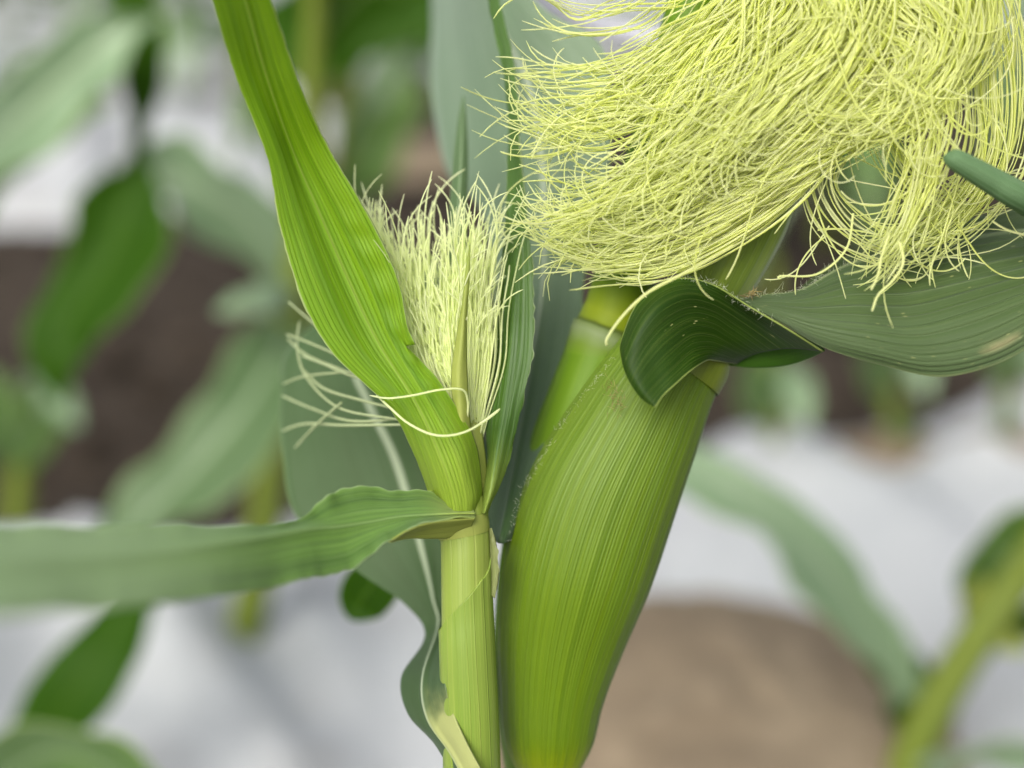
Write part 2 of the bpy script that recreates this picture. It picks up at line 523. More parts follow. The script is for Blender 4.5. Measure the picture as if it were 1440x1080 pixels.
M_BGREY = leaf_mat('field_leaf_glaucous', (.20, .31, .165), (.29, .38, .23), midrib=(0.340, 0.429, 0.281), dark=(0.133, 0.214, 0.104), rib_w=.06, veins=12, trans=.2, trans_col=(0.148, 0.333, 0.022), rough=.42, spec=.55, sheen=.3)
M_BGREEN = leaf_mat('field_leaf_translucent', (0.033, 0.100, 0.0030), (0.059, 0.141, 0.0074), midrib=(0.074, 0.163, 0.015), dark=(0.026, 0.081, 0.0023), rib_w=.04, veins=12, trans=.45, trans_col=(0.104, 0.244, 0.0007), rough=.55, spec=.12)
M_BGMID = leaf_mat('field_leaf_dull', (0.097, 0.163, 0.066), (0.163, 0.237, 0.126), midrib=(0.251, 0.340, 0.200), dark=(0.066, 0.126, 0.037), rib_w=.06, veins=12, trans=.25, trans_col=(0.148, 0.333, 0.015), rough=.5, spec=.35, sheen=.15)
M_BGSTALK = leaf_mat('field_stalk', (0.148, 0.192, 0.018), (0.207, 0.244, 0.044), dark=(0.111, 0.155, 0.015), rib_w=0, veins=10, edge_amt=0, trans=0, rough=.45)

# ------------------------------------------------------------------ the ground, the beds, the mulch
A, B = gp(0, 750), gp(1440, 548)
TD = (B - A) / np.linalg.norm(B - A)
ND = np.array([-TD[1], TD[0], 0.0])
if ND[1] < 0:
    ND = -ND
def S(px, py):
    return float(np.dot(gp(px, py) - A, ND))
def bed_point(t, s, z):
    return A + TD * t + ND * s + np.array([0, 0, z])

xs = np.concatenate([np.linspace(-60, -4, 14), np.linspace(-3.5, 3.5, 141), np.linspace(4, 60, 14)])
ys = np.concatenate([np.linspace(-30, -1.2, 8), np.linspace(-1, 7, 161), np.linspace(7.6, 90, 20)])
gr = np.zeros((len(xs), len(ys), 3))
for i, x in enumerate(xs):
    for j, y in enumerate(ys):
        z = .018 * mnoise.noise(Vector((x * 4, y * 4, 0))) + .012 * mnoise.noise(Vector((x * 13, y * 13, 3))) - .012
        gr[i, j] = (x, y, z)
guv = gr[..., :2].copy()
link('soil_ground', mesh_grid([(gr[::1, ::-1], guv[:, ::-1], False)], 'soil_ground'), M_SOIL, kind='structure')

s1, s2, s3, s4 = S(150, 303), S(150, 152), S(290, 118), S(150, 22)
strips = [(-1.15, 0.0), (s1, s2), (s3, s4), (s4 + .35, s4 + 1.35), (s4 + 1.8, s4 + 2.9)]
def mulch_z(t, f, s, k):
    z = .055 * (1 - abs(2 * f - 1) ** 5) - .03
    z += .012 * mnoise.noise(Vector((t * 3 + k * 9, s * 2.0, 1))) * (1 - abs(2 * f - 1) ** 8)
    rd = 1 - abs(mnoise.noise(Vector((t * 2.6 + .5 * s, s * .7, 5 + k))))
    z += .065 * max(0, rd - .80) / .20 * (1 - abs(2 * f - 1) ** 8)
    rd2 = 1 - abs(mnoise.noise(Vector((t * 6 - 3 * s, s * 2.2 + t, 15 + k))))
    z += .022 * max(0, rd2 - .80) / .20 * (1 - abs(2 * f - 1) ** 8)
    return z
for k, (sa, sb) in enumerate(strips):
    ts = np.linspace(-2.6, 3.2, 240) if k == 0 else np.linspace(-9, 11, 160)
    if k == 1:                                     # the second sheet stops where the bed ends
        ts = np.linspace(-5, float(np.dot(gp(440, 190) - A, TD)), 170)
    fs = np.linspace(0, 1, 70 if k < 2 else 24)
    g = np.zeros((len(ts), len(fs), 3))
    for i, t in enumerate(ts):
        for j, f in enumerate(fs):
            s = sa + (sb - sa) * f
            wv = .02 * mnoise.noise(Vector((t * 2, f * .5, 8 + k))) * abs(2 * f - 1) ** 3
            g[i, j] = bed_point(t, s + wv, mulch_z(t, f, s, k))
    uv = np.stack(np.broadcast_arrays(ts[:, None], fs[None, :]), axis=2)
    o = link('plastic_mulch', mesh_grid([(g, uv, False)], 'plastic_mulch'), M_MULCH if k == 0 else M_MULCHOLD, kind='structure')
    if k == 0:
        o['label'] = 'silvery white plastic mulch sheet over the nearest bed'

def blob(c, r, seed, nu=10, nv=8, sq=.7, rough=.35):
    g = np.zeros((nu, nv, 3))
    for i in range(nu):
        a = 2 * math.pi * i / (nu - 1)
        for j in range(nv):
            b = math.pi * j / (nv - 1) - math.pi / 2
            d = np.array([math.cos(a) * math.cos(b), math.sin(a) * math.cos(b), math.sin(b) * sq])
            dd = Vector((d[0] if i != nu - 1 else math.cos(b), d[1] if i != nu - 1 else 0, d[2]))
            k = 1 + rough * mnoise.noise(dd * 1.6 + Vector((seed * 5.1, seed * 2.3, 0)))
            g[i, j] = c + r * k * d
    return g, np.zeros((nu, nv, 2)), False

# clods lying on the bare soil between the beds: nobody could count them
clods = []
gaps = [(0, s1), (s2, s3)]
for k in range(620):
    ga, gb = gaps[0] if k < 470 else gaps[1]
    t, s = rng.uniform(-1.4, 2.4), rng.uniform(ga + .03, gb - .02)
    r = float(rng.choice([.008, .012, .018, .028], p=[.35, .35, .2, .1]))
    clods.append(blob(bed_point(t, s, -.005 + r * .25), r, k, 7, 5))
link('soil_clods', mesh_grid(clods, 'soil_clods'), M_SOIL, kind='stuff', label='dark crumbly clods lying on the bare path')

# dry sandy heap on the near sheet
hc = gp(1015, 1075)
g = np.zeros((60, 28, 3))
for i in range(60):
    a = 2 * math.pi * i / 59
    for j in range(28):
        f = j / 27
        rr = .21 * (1 + .10 * mnoise.noise(Vector((math.cos(a) * 1.3, math.sin(a) * 1.3, 2)))) * (1 - f)
        z = .012 + .085 * (1 - (1 - f) ** 2) ** .9
        x, y = rr * math.cos(a) * 1.12, rr * math.sin(a)
        z += .006 * mnoise.noise(Vector((x * 40, y * 40, 0))) * min(1, f * 4)
        g[i, j] = hc + np.array([x, y, z])
link('sandy_soil_heap', mesh_grid([(g, np.zeros((60, 28, 2)), False)], 'sandy_soil_heap'), M_MOUND, kind='structure')

# ------------------------------------------------------------------ background corn plants
def add_leaf(parent, c, mat, fold=.25, ruffle=.004, seed=1, nu=70, nv=17, label=None, rfreq=14, thick=.0006):
    ruffle = ruffle * 2.2 if label is None else ruffle
    if label is None:
        c = cr(np.asarray(c, float), 15)
        c[:, 3] = np.maximum(c[:, 3], 2)
    rows = centre_rows(c, fold)
    if label is None:                 # uneven margins
        for q, row in enumerate(rows):
            m_ = np.array(row[2])
            for side, ks in ((0, (0, 1)), (1, (3, 4))):
                k_ = 1 + .5 * wob(q * .45 + seed * 3.1, 40 + side)
                for z in ks:
                    row[z] = tuple(m_ + (np.array(row[z]) - m_) * k_)
    g = loft(rows, nu, nv, ruffle=ruffle, rfreq=rfreq, seed=seed, rib=.0006)
    o = solid(link('leaf', mesh_grid([g], 'leaf'), mat, parent), thick)
    if label:
        o['label'] = label
    return o

def field_plant(label, stalk, leaves, group='corn plants growing in the field behind', mat=None, base=None):
    """stalk: (x, y, depth, radius) from the ground up; leaves: (material, midrib stations, fold, ruffle)"""
    b = W([stalk[0][:3]])[0] if base is None else base
    pl = thing('corn_plant', b, label, 'corn plant', group)
    link('stalk', mesh_grid([arc(stalk, nu=30, nv=14)], 'stalk'), mat or M_BGSTALK, pl)
    for k, (m, c, fold, ruf) in enumerate(leaves):
        add_leaf(pl, c, m, fold, ruf, seed=k + len(label))
    return pl

# left: leaning plant whose grey-green leaves fill the upper left
d1 = gdepth(345, 900, .03)
field_plant('corn plant with drooping grey-green leaves behind the bright flag leaf',
    [(340, 905, d1, 26), (362, 800, d1 - .02, 26), (382, 660, d1 - .05, 25), (400, 520, d1 - .09, 24), (418, 400, d1 - .12, 22), (430, 250, d1 - .16, 19), (440, 80, d1 - .2, 16), (445, -80, d1 - .24, 12)],
    [(M_BGMID, [(425, 430, 1.08, 20, 0), (400, 480, 1.02, 48, 10), (345, 570, .97, 66, 20), (265, 665, .95, 62, 25), (195, 735, .94, 44, 20), (130, 820, .95, 8, 10)], .3, .004),
     (M_BGREY, [(428, 440, 1.08, 14, 0), (400, 385, 1.05, 34, -20), (350, 310, 1.02, 54, -25), (280, 262, 1.0, 58, -20), (215, 245, 1.0, 42, -10), (150, 280, 1.02, 6, 0)], .3, .004),
     (M_BGREY, [(424, 445, 1.06, 10, 0), (390, 420, 1.0, 26, 40), (340, 425, .97, 26, 50), (305, 440, .96, 5, 40)], .2, .002),
     (M_BGREEN, [(380, 640, 1.15, 14, 0), (310, 640, 1.12, 30, 30), (240, 680, 1.1, 36, 30), (165, 735, 1.1, 24, 30), (120, 800, 1.1, 4, 10)], .3, .004),
     (M_BGREEN, [(440, 120, 1.02, 14, 0), (490, 60, 1.0, 40, 10), (560, 20, 1.0, 45, 10), (640, 0, 1.0, 40, 0), (720, 40, 1.02, 6, 0)], .3, .004)])
# far left: plant outside the frame whose leaves hang into it
dB = 1.05
field_plant('tall corn plant at the left edge with one glossy leaf hanging straight down',
    [(-130, 1010, gdepth(-130, 1010, .03), 26), (-128, 700, 1.12, 25), (-125, 400, 1.07, 22), (-120, 100, 1.03, 20), (-110, -160, 1.0, 14)],
    [(M_BGREEN, [(-112, -60, 1.02, 14, 0), (0, -120, .98, 40, 30), (120, -90, .95, 46, 40), (178, 0, .95, 38, 20), (193, 90, .96, 38, -10), (192, 150, .97, 32, -30), (196, 205, .97, 12, -50), (190, 245, .97, 28, -10), (178, 282, .97, 54, 0), (168, 320, .97, 68, 10), (156, 360, .96, 76, 20), (128, 400, .96, 74, 25), (100, 440, .96, 62, 20), (82, 482, .96, 46, 0), (80, 520, .96, 28, 0), (86, 566, .97, 4, 0)], .35, .006),
     (M_BGREY, [(-120, 260, 1.05, 16, 0), (-60, 230, 1.0, 48, 15), (20, 170, .95, 62, 15), (100, 100, .93, 54, 10), (165, 50, .92, 34, 0), (230, 20, .93, 5, 0)], .3, .004),
     (M_BG, [(-124, 330, 1.06, 16, 0), (-60, 300, 1.04, 40, 10), (10, 215, 1.03, 44, 10), (90, 160, 1.03, 30, 0), (150, 150, 1.03, 5, 0)], .3, .004),
     (M_BGREY, [(150, 290, 1.0, 4, 0), (160, 262, .99, 20, 20), (150, 230, .99, 4, 0)], .1, .0)])
# short plant at the left edge
d3 = gdepth(25, 735, .02)
field_plant('short bright young corn plant at the left edge on the path',
    [(22, 738, d3, 18), (26, 690, d3 - .01, 18), (28, 620, d3 - .03, 15), (30, 560, d3 - .05, 9)],
    [(M_BG, [(28, 650, d3 - .03, 14, 0), (55, 600, d3 - .06, 34, 10), (68, 560, d3 - .08, 26, 0), (70, 525, d3 - .08, 4, 0)], .3, .003),
     (M_BG, [(26, 655, d3 - .03, 14, 0), (5, 600, d3 - .06, 36, -10), (-5, 550, d3 - .08, 26, 0), (-20, 520, d3 - .08, 4, 0)], .3, .003),
     (M_BGREY, [(28, 580, d3 - .03, 12, 0), (40, 555, d3 - .06, 26, 40), (75, 560, d3 - .1, 24, 40), (110, 600, d3 - .12, 4, 0)], .3, .003)])
# lower left
d4 = gdepth(-90, 1230, .03)
field_plant('corn plant at the lower left corner with a dark twisted leaf',
    [(-90, 1240, d4, 26), (-92, 1000, d4 - .06, 26), (-95, 760, d4 - .12, 24), (-98, 500, d4 - .2, 20)],
    [(M_BGREEN, [(-88, 1130, .86, 16, 0), (-40, 1120, .84, 34, 20), (30, 1070, .83, 34, 20), (85, 1000, .82, 44, 0), (130, 935, .82, 46, -10), (165, 880, .83, 40, -20), (185, 830, .84, 26, -10), (195, 780, .85, 4, 0)], .25, .006),
     (M_BG, [(-88, 1180, .8, 16, 0), (-20, 1110, .75, 50, 30), (70, 1055, .72, 66, 40), (150, 1080, .71, 60, 40), (210, 1130, .71, 36, 30), (250, 1200, .72, 4, 0)], .2, .003)])
# upper centre
d5 = gdepth(468, 610, .0)
field_plant('corn plant on the bare path with a dark crown above the bright leaf',
    [(466, 612, d5, 18), (470, 450, d5 - .06, 18), (478, 300, d5 - .11, 18), (486, 150, d5 - .16, 17), (492, 20, d5 - .2, 15), (498, -100, d5 - .24, 12)],
    [(M_BGREEN, [(490, 60, d5 - .2, 14, 0), (460, 20, d5 - .25, 44, 10), (420, 30, d5 - .3, 52, 10), (385, 80, d5 - .32, 40, 10), (360, 150, d5 - .34, 5, 0)], .2, .006),
     (M_BGREEN, [(492, 70, d5 - .2, 14, 0), (530, 20, d5 - .25, 52, 0), (580, 10, d5 - .28, 60, 0), (630, 40, d5 - .3, 40, 0), (680, 100, d5 - .3, 5, 0)], .2, .006),
     (M_BGREEN, [(488, 90, d5 - .2, 20, 0), (490, 40, d5 - .26, 70, 30), (500, -20, d5 - .3, 70, 30), (520, -90, d5 - .3, 20, 0)], .2, .006),
     (M_BGREY, [(486, 210, d5 - .15, 12, 0), (520, 150, d5 - .2, 26, 10), (555, 100, d5 - .22, 28, 10), (590, 70, d5 - .24, 20, 0), (640, 60, d5 - .25, 4, 0)], .3, .004),
     (M_BG, [(480, 300, d5 - .13, 12, 0), (510, 240, d5 - .18, 34, 0), (545, 190, d5 - .2, 36, 0), (570, 130, d5 - .22, 24, 0), (590, 70, d5 - .22, 4, 0)], .3, .004),
     (M_BG, [(470, 340, d5 - .13, 12, 0), (440, 280, d5 - .18, 30, 0), (400, 180, d5 - .2, 30, 0), (350, 140, d5 - .22, 24, 0), (330, 230, d5 - .22, 4, 0)], .3, .004)])
# right: forked plant
d6 = gdepth(1258, 1150, .03)
field_plant('corn plant at the lower right leaning right with a long arching pale leaf',
    [(1255, 1160, d6, 31), (1285, 1060, d6 - .01, 31), (1325, 975, d6 - .02, 29), (1385, 880, d6 - .03, 28), (1450, 790, d6 - .04, 27), (1530, 660, d6 - .06, 26), (1600, 500, d6 - .08, 18)],
    [(M_BGREEN, [(1292, 1060, .96, 30, 0), (1282, 1000, .94, 36, 0), (1268, 950, .93, 38, 0), (1245, 905, .92, 30, 0)], .3, .002),
     (M_BGREY, [(1280, 985, .93, 30, 0), (1252, 925, .915, 32, 10), (1205, 860, .90, 44, 25), (1150, 785, .89, 50, 25), (1090, 725, .89, 48, 20), (1020, 680, .90, 42, 15), (950, 650, .92, 34, 10), (880, 640, .94, 6, 0)], .3, .004),
     (M_BG, [(1390, 890, .95, 18, 0), (1385, 820, .92, 34, 0), (1430, 770, .9, 44, 0), (1500, 730, .9, 34, 0), (1560, 720, .9, 5, 0)], .3, .003),
     (M_SLIVER, [(1362, 872, .94, 10, 0), (1368, 850, .925, 20, 0), (1382, 830, .92, 16, 0), (1400, 815, .92, 3, 0)], .3, .001),
     (M_SLIVER, [(1380, 905, .94, 10, 0), (1400, 900, .92, 18, 0), (1425, 905, .91, 14, 0), (1450, 915, .91, 3, 0)], .3, .001),
     (M_BGREEN, [(1400, 870, .95, 18, 0), (1430, 880, .92, 34, 40), (1490, 880, .9, 34, 40), (1560, 920, .9, 5, 0)], .3, .003),
     (M_BGREY, [(1270, 1120, .95, 18, 0), (1330, 1075, .90, 34, 50), (1410, 1060, .86, 36, 50), (1500, 1090, .84, 30, 40), (1580, 1140, .84, 5, 0)], .3, .003)])
# three slim plants on the right bed edge
for (bx, by, tx, lab, ext) in ((1105, 690, 1082, 'slim blurred corn plant nearest the big ear on the right bed', 0), (1262, 650, 1248, 'slim blurred corn plant behind the middle of the wide right blade', 1), (1405, 640, 1425, 'slim blurred corn plant at the right edge of the bed', 2)):
    d7 = gdepth(bx, by, .0)
    field_plant(lab,
        [(bx, by + 6, d7, 12), ((bx + tx) / 2, by - 70, d7 - .03, 12), (tx, by - 170, d7 - .07, 11), (tx + 4, by - 330, d7 - .13, 7)],
        [(M_BG, [(tx + 4, by - 90, d7 - .04, 8, 0), (tx - 10, by - 120, d7 - .07, 24, 0), (tx - 14, by - 160, d7 - .1, 26, 0), (tx - 30, by - 190, d7 - .12, 4, 0)], .3, .003),
         (M_BGREY, [(tx, by - 130, d7 - .06, 8, 0), (tx + 22, by - 160, d7 - .1, 22, 10), (tx + 40, by - 140, d7 - .14, 24, 20), (tx + 56, by - 90, d7 - .16, 4, 0)], .3, .003),
         (M_BG, [(bx, by - 20, d7 - .02, 6, 0), (bx + 14, by - 48, d7 - .05, 16, 0), (bx + 26, by - 60, d7 - .06, 3, 0)], .3, .002)])

# soil pulled up round the plants that stand in holes in the sheet
for k, (x_, y_, rad_) in enumerate(((340, 903, .055), (-90, 1235, .05), (1255, 1155, .06), (1105, 694, .05), (1262, 654, .05), (1405, 644, .05), (430, 930, .05), (60, 915, .04), (1330, 860, .06), (580, 232, .22))):
    c_ = gp(x_, y_)
    g = np.zeros((36, 10, 3))
    for i in range(36):
        a = 2 * math.pi * i / 35
        for j in range(10):
            f = j / 9
            rr = rad_ * (1 - f) * (1 + .35 * mnoise.noise(Vector((math.cos(a) * 1.7, math.sin(a) * 1.7, k * 3.1))))
            g[i, j] = c_ + np.array([rr * math.cos(a) * 1.3, rr * math.sin(a), .014 + .022 * f * (1.6 - .6 * f)])
    link('soil_patch', mesh_grid([(g, np.zeros((36, 10, 2)), False)], 'soil_patch'), M_MOUND, kind='structure')

# rows farther back
def far_plant(px, py, label, H=.62, seed=1):
    d = gdepth(px, py, .0)
    b = W([[px, py, d]])[0]
    rr = random.Random(seed)
    pl = thing('corn_plant', b, label, 'corn plant', 'corn plants in the far rows')
    lean = rr.uniform(-.05, .05)
    ax = [(b[0] + lean * H * f, b[1] + .02 * f, b[2] - .02 + H * f, .014 * (1 - .5 * f)) for f in np.linspace(0, 1, 6)]
    link('stalk', mesh_grid([arc(ax, nu=16, nv=10, world_axis=True)], 'stalk'), M_BGSTALK, pl)
    az0 = rr.uniform(0, 6.28)
    for k in range(6):
        f = .2 + .14 * k
        p0 = np.array([b[0] + lean * H * f, b[1], b[2] + H * f])
        az = az0 + k * math.pi + rr.uniform(-.5, .5)
        dr = np.array([math.cos(az), math.sin(az), 0])
        sd_ = np.array([-dr[1], dr[0], 0])
        L = rr.uniform(.34, .52)
        rows = []
        for q in range(7):
            a = q / 6
            c = p0 + dr * L * a * (.9 - .25 * a) + np.array([0, 0, L * (.75 * a - 1.05 * a * a)])
            w = .040 * max(.05, math.sin(math.pi * min(1, .12 + .88 * a)) ** .8)
            rows.append([c - sd_ * w + np.array([0, 0, w * .35]), c, c + sd_ * w + np.array([0, 0, w * .35])])
        g = loft(rows, 22, 9, ruffle=.006, rfreq=9, seed=seed + k, world_rows=True)
        solid(link('leaf', mesh_grid([g], 'leaf'), rr.choice([M_BG, M_BGREY, M_BGREEN]), pl), .0006)
for k, (px, py, lab, H) in enumerate((
        (-40, 60, 'far corn plant at the left edge of the second bed', .5), (75, 45, 'far corn plant in the upper left corner behind the broad pale leaf', .5),
        (245, 55, 'far corn plant just left of the tip of the bright flag leaf', .5), (345, 140, 'far corn plant behind the middle of the bright flag leaf', .45),
        (560, 95, 'far corn plant seen beside the tall grey-green leaf', .55), (860, 80, 'far corn plant behind the yellow silk beside the pale mulch edge tube', .5),
        (1160, 330, 'low corn plant seen through the gap under the silk', .20), (1330, 120, 'far corn plant behind the right fringe of the silk', .5),
        (1450, 215, 'far corn plant at the upper right edge', .42),
        (20, 24, 'distant corn plant at the top left corner, half hidden by the broad pale leaf', .45), (160, 70, 'distant corn plant above the neck of the glossy hanging leaf', .34),
        (215, 26, 'distant corn plant at the top between the glossy leaf and the bright leaf', .45), (300, 120, 'small far corn plant on the dark strip left of the bright leaf', .22),
        (110, 165, 'small far corn plant on the edge of the second bed', .2))):
    far_plant(px, py, lab, H, seed=20 + k)

# ------------------------------------------------------------------ the main plant
foot = W([[770, 1085, .43]])[0]
foot_g = np.array([foot[0] + .01, foot[1] + .03, 0.0])
plant = thing('corn_plant', foot_g, 'corn plant in sharp focus with yellow silk, thick sheath and young side shoot', 'corn plant')

# stalk, from the ground up through the sheath and out of the frame behind the silk
def up_pts(lst):
    a = np.asarray(lst, float)
    return np.hstack([W(a[:, :3]), (a[:, 3] * a[:, 2] / FPX)[:, None]])
low = np.array([[foot_g[0], foot_g[1], -.03, .013], [foot_g[0], foot_g[1] - .005, .15, .0125], [foot_g[0] - .004, foot_g[1] - .02, .3, .012]])
vis = up_pts([(748, 1000, .432, 50), (750, 850, .431, 53), (768, 720, .427, 53), (800, 620, .424, 53), (842, 505, .424, 50), (858, 462, .424, 47.5)])
g_low = arc(np.vstack([low, vis]), nu=110, nv=36, world_axis=True)
stalk = link('stalk', mesh_grid([g_low], 'stalk'), M_STALK, plant)
node = link('node', mesh_grid([arc([(839, 512, .424, 49.9), (846, 490, .424, 50.0), (851, 476, .424, 51.2), (855, 467, .424, 50.6), (858, 459, .424, 46.8), (866, 438, .424, 45.2), (874, 410, .424, 44.2), (884, 372, .424, 43.3)], nu=60, nv=36)], 'node'), M_NODE, stalk)
top = up_pts([(873, 412, .424, 43.5), (884, 370, .424, 43), (915, 250, .424, 42), (955, 100, .424, 41), (990, -50, .424, 40), (1030, -260, .42, 38), (1060, -500, .41, 34)])
link('internode', mesh_grid([arc(top, nu=60, nv=36, world_axis=True)], 'internode'), M_STALK, stalk)

# the swollen ribbed sheath
sh_axis = [(771, 1098, .421, 12), (771, 1090, .420, 30), (771, 1078, .419, 44), (772, 1040, .418, 61), (776, 980, .417, 71), (788, 900, .416, 87), (812, 800, .414, 103), (845, 700, .413, 104), (893, 600, .412, 91), (928, 535, .412, 79), (954, 497, .413, 72)]
def ribs(L, a):
    return .0026 * np.sin(a * 128 + 2 * np.sin(L * 20)) + .005 * np.sin(a * 9 + L * 14) + .004 * np.sin(a * 23 - L * 9)
sheath = solid(link('leaf_sheath', mesh_grid([arc(sh_axis, -104, 116, nu=120, nv=420, flat=.80, bump=ribs)], 'leaf_sheath'), M_SHEATH, plant), .0008)
link('collar', mesh_grid([arc([(945, 516, .4122, 76.0), (950, 508, .4123, 75.5), (955, 499, .4126, 75), (960, 488, .413, 72)], 2, 114, nu=10, nv=50, flat=.82)], 'collar'), M_COLLAR, sheath)

# the wide blade that leaves the collar to the right
blade_rows = [
    [(1036, 424, .392), (1040, 424, .392), (1044, 426, .3915), (1046, 428, .391), (1048, 430, .391)],
    [(1078, 415, .393), (1082, 424, .390), (1088, 436, .387), (1094, 447, .386), (1100, 456, .386)],
    [(1128, 408, .395), (1132, 424, .389), (1142, 448, .384), (1152, 472, .382), (1160, 490, .383)],
    [(1190, 372, .402), (1196, 412, .390), (1212, 455, .383), (1226, 490, .380), (1236, 513, .382)],
    [(1270, 352, .405), (1274, 408, .391), (1288, 460, .383), (1304, 504, .380), (1322, 530, .381)],
    [(1350, 335, .407), (1355, 390, .393), (1366, 440, .384), (1388, 490, .380), (1400, 512, .381)],
    [(1440, 322, .408), (1445, 370, .395), (1452, 410, .386), (1465, 450, .381), (1478, 470, .381)],
    [(1530, 320, .408), (1535, 350, .396), (1540, 380, .388), (1548, 405, .384), (1560, 420, .382)],
    [(1640, 360, .405), (1642, 370, .400), (1644, 385, .395), (1648, 395, .392), (1655, 400, .390)]]
lobe_rows = [
    [(1158, 494, .386), (1112, 490, .396), (1072, 495, .404), (1052, 502, .4075), (1036, 512, .411)],
    [(1100, 458, .386), (1078, 466, .396), (1052, 482, .402), (1034, 496, .404), (1020, 510, .4045)],
    [(1050, 428, .389), (1042, 442, .395), (1028, 466, .399), (1016, 488, .399), (1006, 508, .3985)],
    [(1004, 400, .389), (1004, 420, .391), (1002, 450, .394), (997, 482, .3945), (993, 508, .392)],
    [(962, 391, .388), (966, 412, .386), (970, 446, .388), (972, 486, .388), (972, 522, .3835)],
    [(926, 400, .387), (930, 426, .382), (936, 466, .382), (944, 510, .381), (950, 541, .379)],
    [(896, 428, .386), (902, 458, .380), (910, 494, .379), (922, 532, .378), (933, 557, .377)],
    [(876, 476, .385), (882, 500, .379), (892, 524, .377), (906, 550, .376), (924, 570, .376)],
    [(873, 496, .385), (877, 516, .380), (886, 538, .378), (902, 560, .377), (921, 573, .376)]]
under_rows = [
    [(1012, 500, .412), (1016, 506, .412), (1022, 514, .412)],
    [(1050, 486, .407), (1058, 502, .409), (1062, 517, .411)],
    [(1090, 466, .402), (1100, 492, .405), (1106, 514, .408)],
    [(1120, 468, .398), (1132, 486, .401), (1140, 503, .404)],
    [(1150, 482, .395), (1156, 488, .396), (1160, 493, .397)]]
back_rows = [
    [(1126, 404, .410), (1128, 406, .410), (1132, 410, .408)],
    [(1168, 372, .414), (1172, 390, .411), (1178, 404, .405)],
    [(1230, 345, .420), (1234, 362, .414), (1242, 385, .404)],
    [(1310, 322, .424), (1314, 346, .417), (1320, 372, .405)],
    [(1390, 302, .426), (1394, 334, .418), (1398, 360, .407)],
    [(1470, 290, .428), (1474, 318, .420), (1478, 350, .410)],
    [(1560, 310, .425), (1562, 330, .418), (1564, 350, .410)]]
leaf = solid(link('leaf', mesh_grid([loft(blade_rows, 130, 41, ruffle=.0008, rfreq=25, seed=3, pleat=.0004, npleat=13)], 'leaf'), M_BLADE, plant,
             label='wide dark grey-green blade sweeping right from the collar with yellow specks'), .00025)
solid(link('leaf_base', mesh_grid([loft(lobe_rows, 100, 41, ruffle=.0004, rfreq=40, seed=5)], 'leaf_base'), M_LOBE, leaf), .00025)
solid(link('leaf_margin', mesh_grid([loft(under_rows, 40, 15, seed=6)], 'leaf_margin'), M_UNDER, leaf), .0004)
solid(link('leaf_fold', mesh_grid([loft(back_rows, 80, 21, seed=7, pleat=.0003, npleat=7)], 'leaf_fold'), M_BLADE, leaf), .0005)

# the tall grey leaf behind
tall = [
    [(692, 760, 0.426), (698, 762, 0.41), (705, 765, 0.402), (712, 762, 0.404), (718, 758, 0.408)],
    [(688, 650, 0.441), (705, 648, 0.43), (728, 645, 0.422), (748, 635, 0.419), (768, 622, 0.416)],
    [(686, 520, 0.456), (715, 522, 0.444), (748, 522, 0.436), (785, 508, 0.43), (816, 488, 0.423)],
    [(690, 400, 0.466), (728, 402, 0.454), (766, 405, 0.444), (796, 402, 0.438), (822, 396, 0.433)],
    [(676, 296, 0.478), (722, 312, 0.46), (768, 322, 0.448), (806, 326, 0.442), (838, 326, 0.438)],
    [(628, 240, 0.496), (698, 232, 0.468), (764, 222, 0.452), (816, 226, 0.446), (858, 232, 0.443)],
    [(606, 130, 0.521), (680, 126, 0.478), (747, 122, 0.456), (804, 100, 0.45), (850, 74, 0.448)],
    [(604, 40, 0.541), (664, 40, 0.486), (714, 45, 0.46), (744, 30, 0.454), (768, 14, 0.452)],
    [(608, -50, 0.551), (650, -46, 0.492), (684, -44, 0.467), (706, -42, 0.46), (722, -42, 0.458)],
    [(640, -170, 0.556), (655, -166, 0.5), (670, -164, 0.477), (690, -160, 0.469), (712, -156, 0.468)],
    [(690, -330, 0.546), (692, -330, 0.52), (694, -330, 0.507), (696, -330, 0.504), (698, -330, 0.508)]]
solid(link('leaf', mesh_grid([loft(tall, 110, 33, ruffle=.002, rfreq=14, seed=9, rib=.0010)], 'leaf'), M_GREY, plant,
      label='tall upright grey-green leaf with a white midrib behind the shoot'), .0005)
# lower grey leaf behind the shoot
back = [
    [(648, 1116, .392), (658, 1116, .390), (668, 1116, .388), (680, 1114, .387), (694, 1112, .386)],
    [(612, 1050, .402), (624, 1054, .398), (636, 1056, .394), (647, 1052, .3905), (657, 1046, .389)],
    [(573, 1006, .408), (588, 1008, .404), (604, 1008, .400), (620, 1004, .396), (635, 996, .3925)],
    [(564, 952, .416), (582, 953, .411), (598, 952, .406), (612, 950, .401), (626, 946, .396)],
    [(598, 892, .432), (608, 890, .430), (617, 884, .429), (632, 880, .430), (648, 874, .431)],
    [(568, 848, .438), (592, 846, .436), (610, 842, .434), (630, 838, .434), (652, 832, .435)],
    [(496, 798, .446), (552, 796, .443), (598, 790, .440), (634, 790, .440), (668, 788, .441)],
    [(416, 726, .455), (504, 724, .450), (578, 716, .446), (640, 718, .446), (700, 716, .448)],
    [(397, 640, .462), (480, 642, .455), (554, 640, .450), (622, 646, .450), (690, 646, .452)],
    [(394, 562, .468), (460, 566, .461), (520, 570, .455), (590, 566, .455), (660, 556, .458)],
    [(404, 494, .474), (448, 502, .467), (500, 508, .461), (560, 496, .461), (640, 470, .464)],
    [(480, 430, .478), (512, 434, .473), (546, 436, .468), (586, 424, .468), (630, 400, .470)],
    [(584, 376, .478), (592, 374, .477), (600, 373, .476), (608, 371, .476), (614, 369, .476)]]
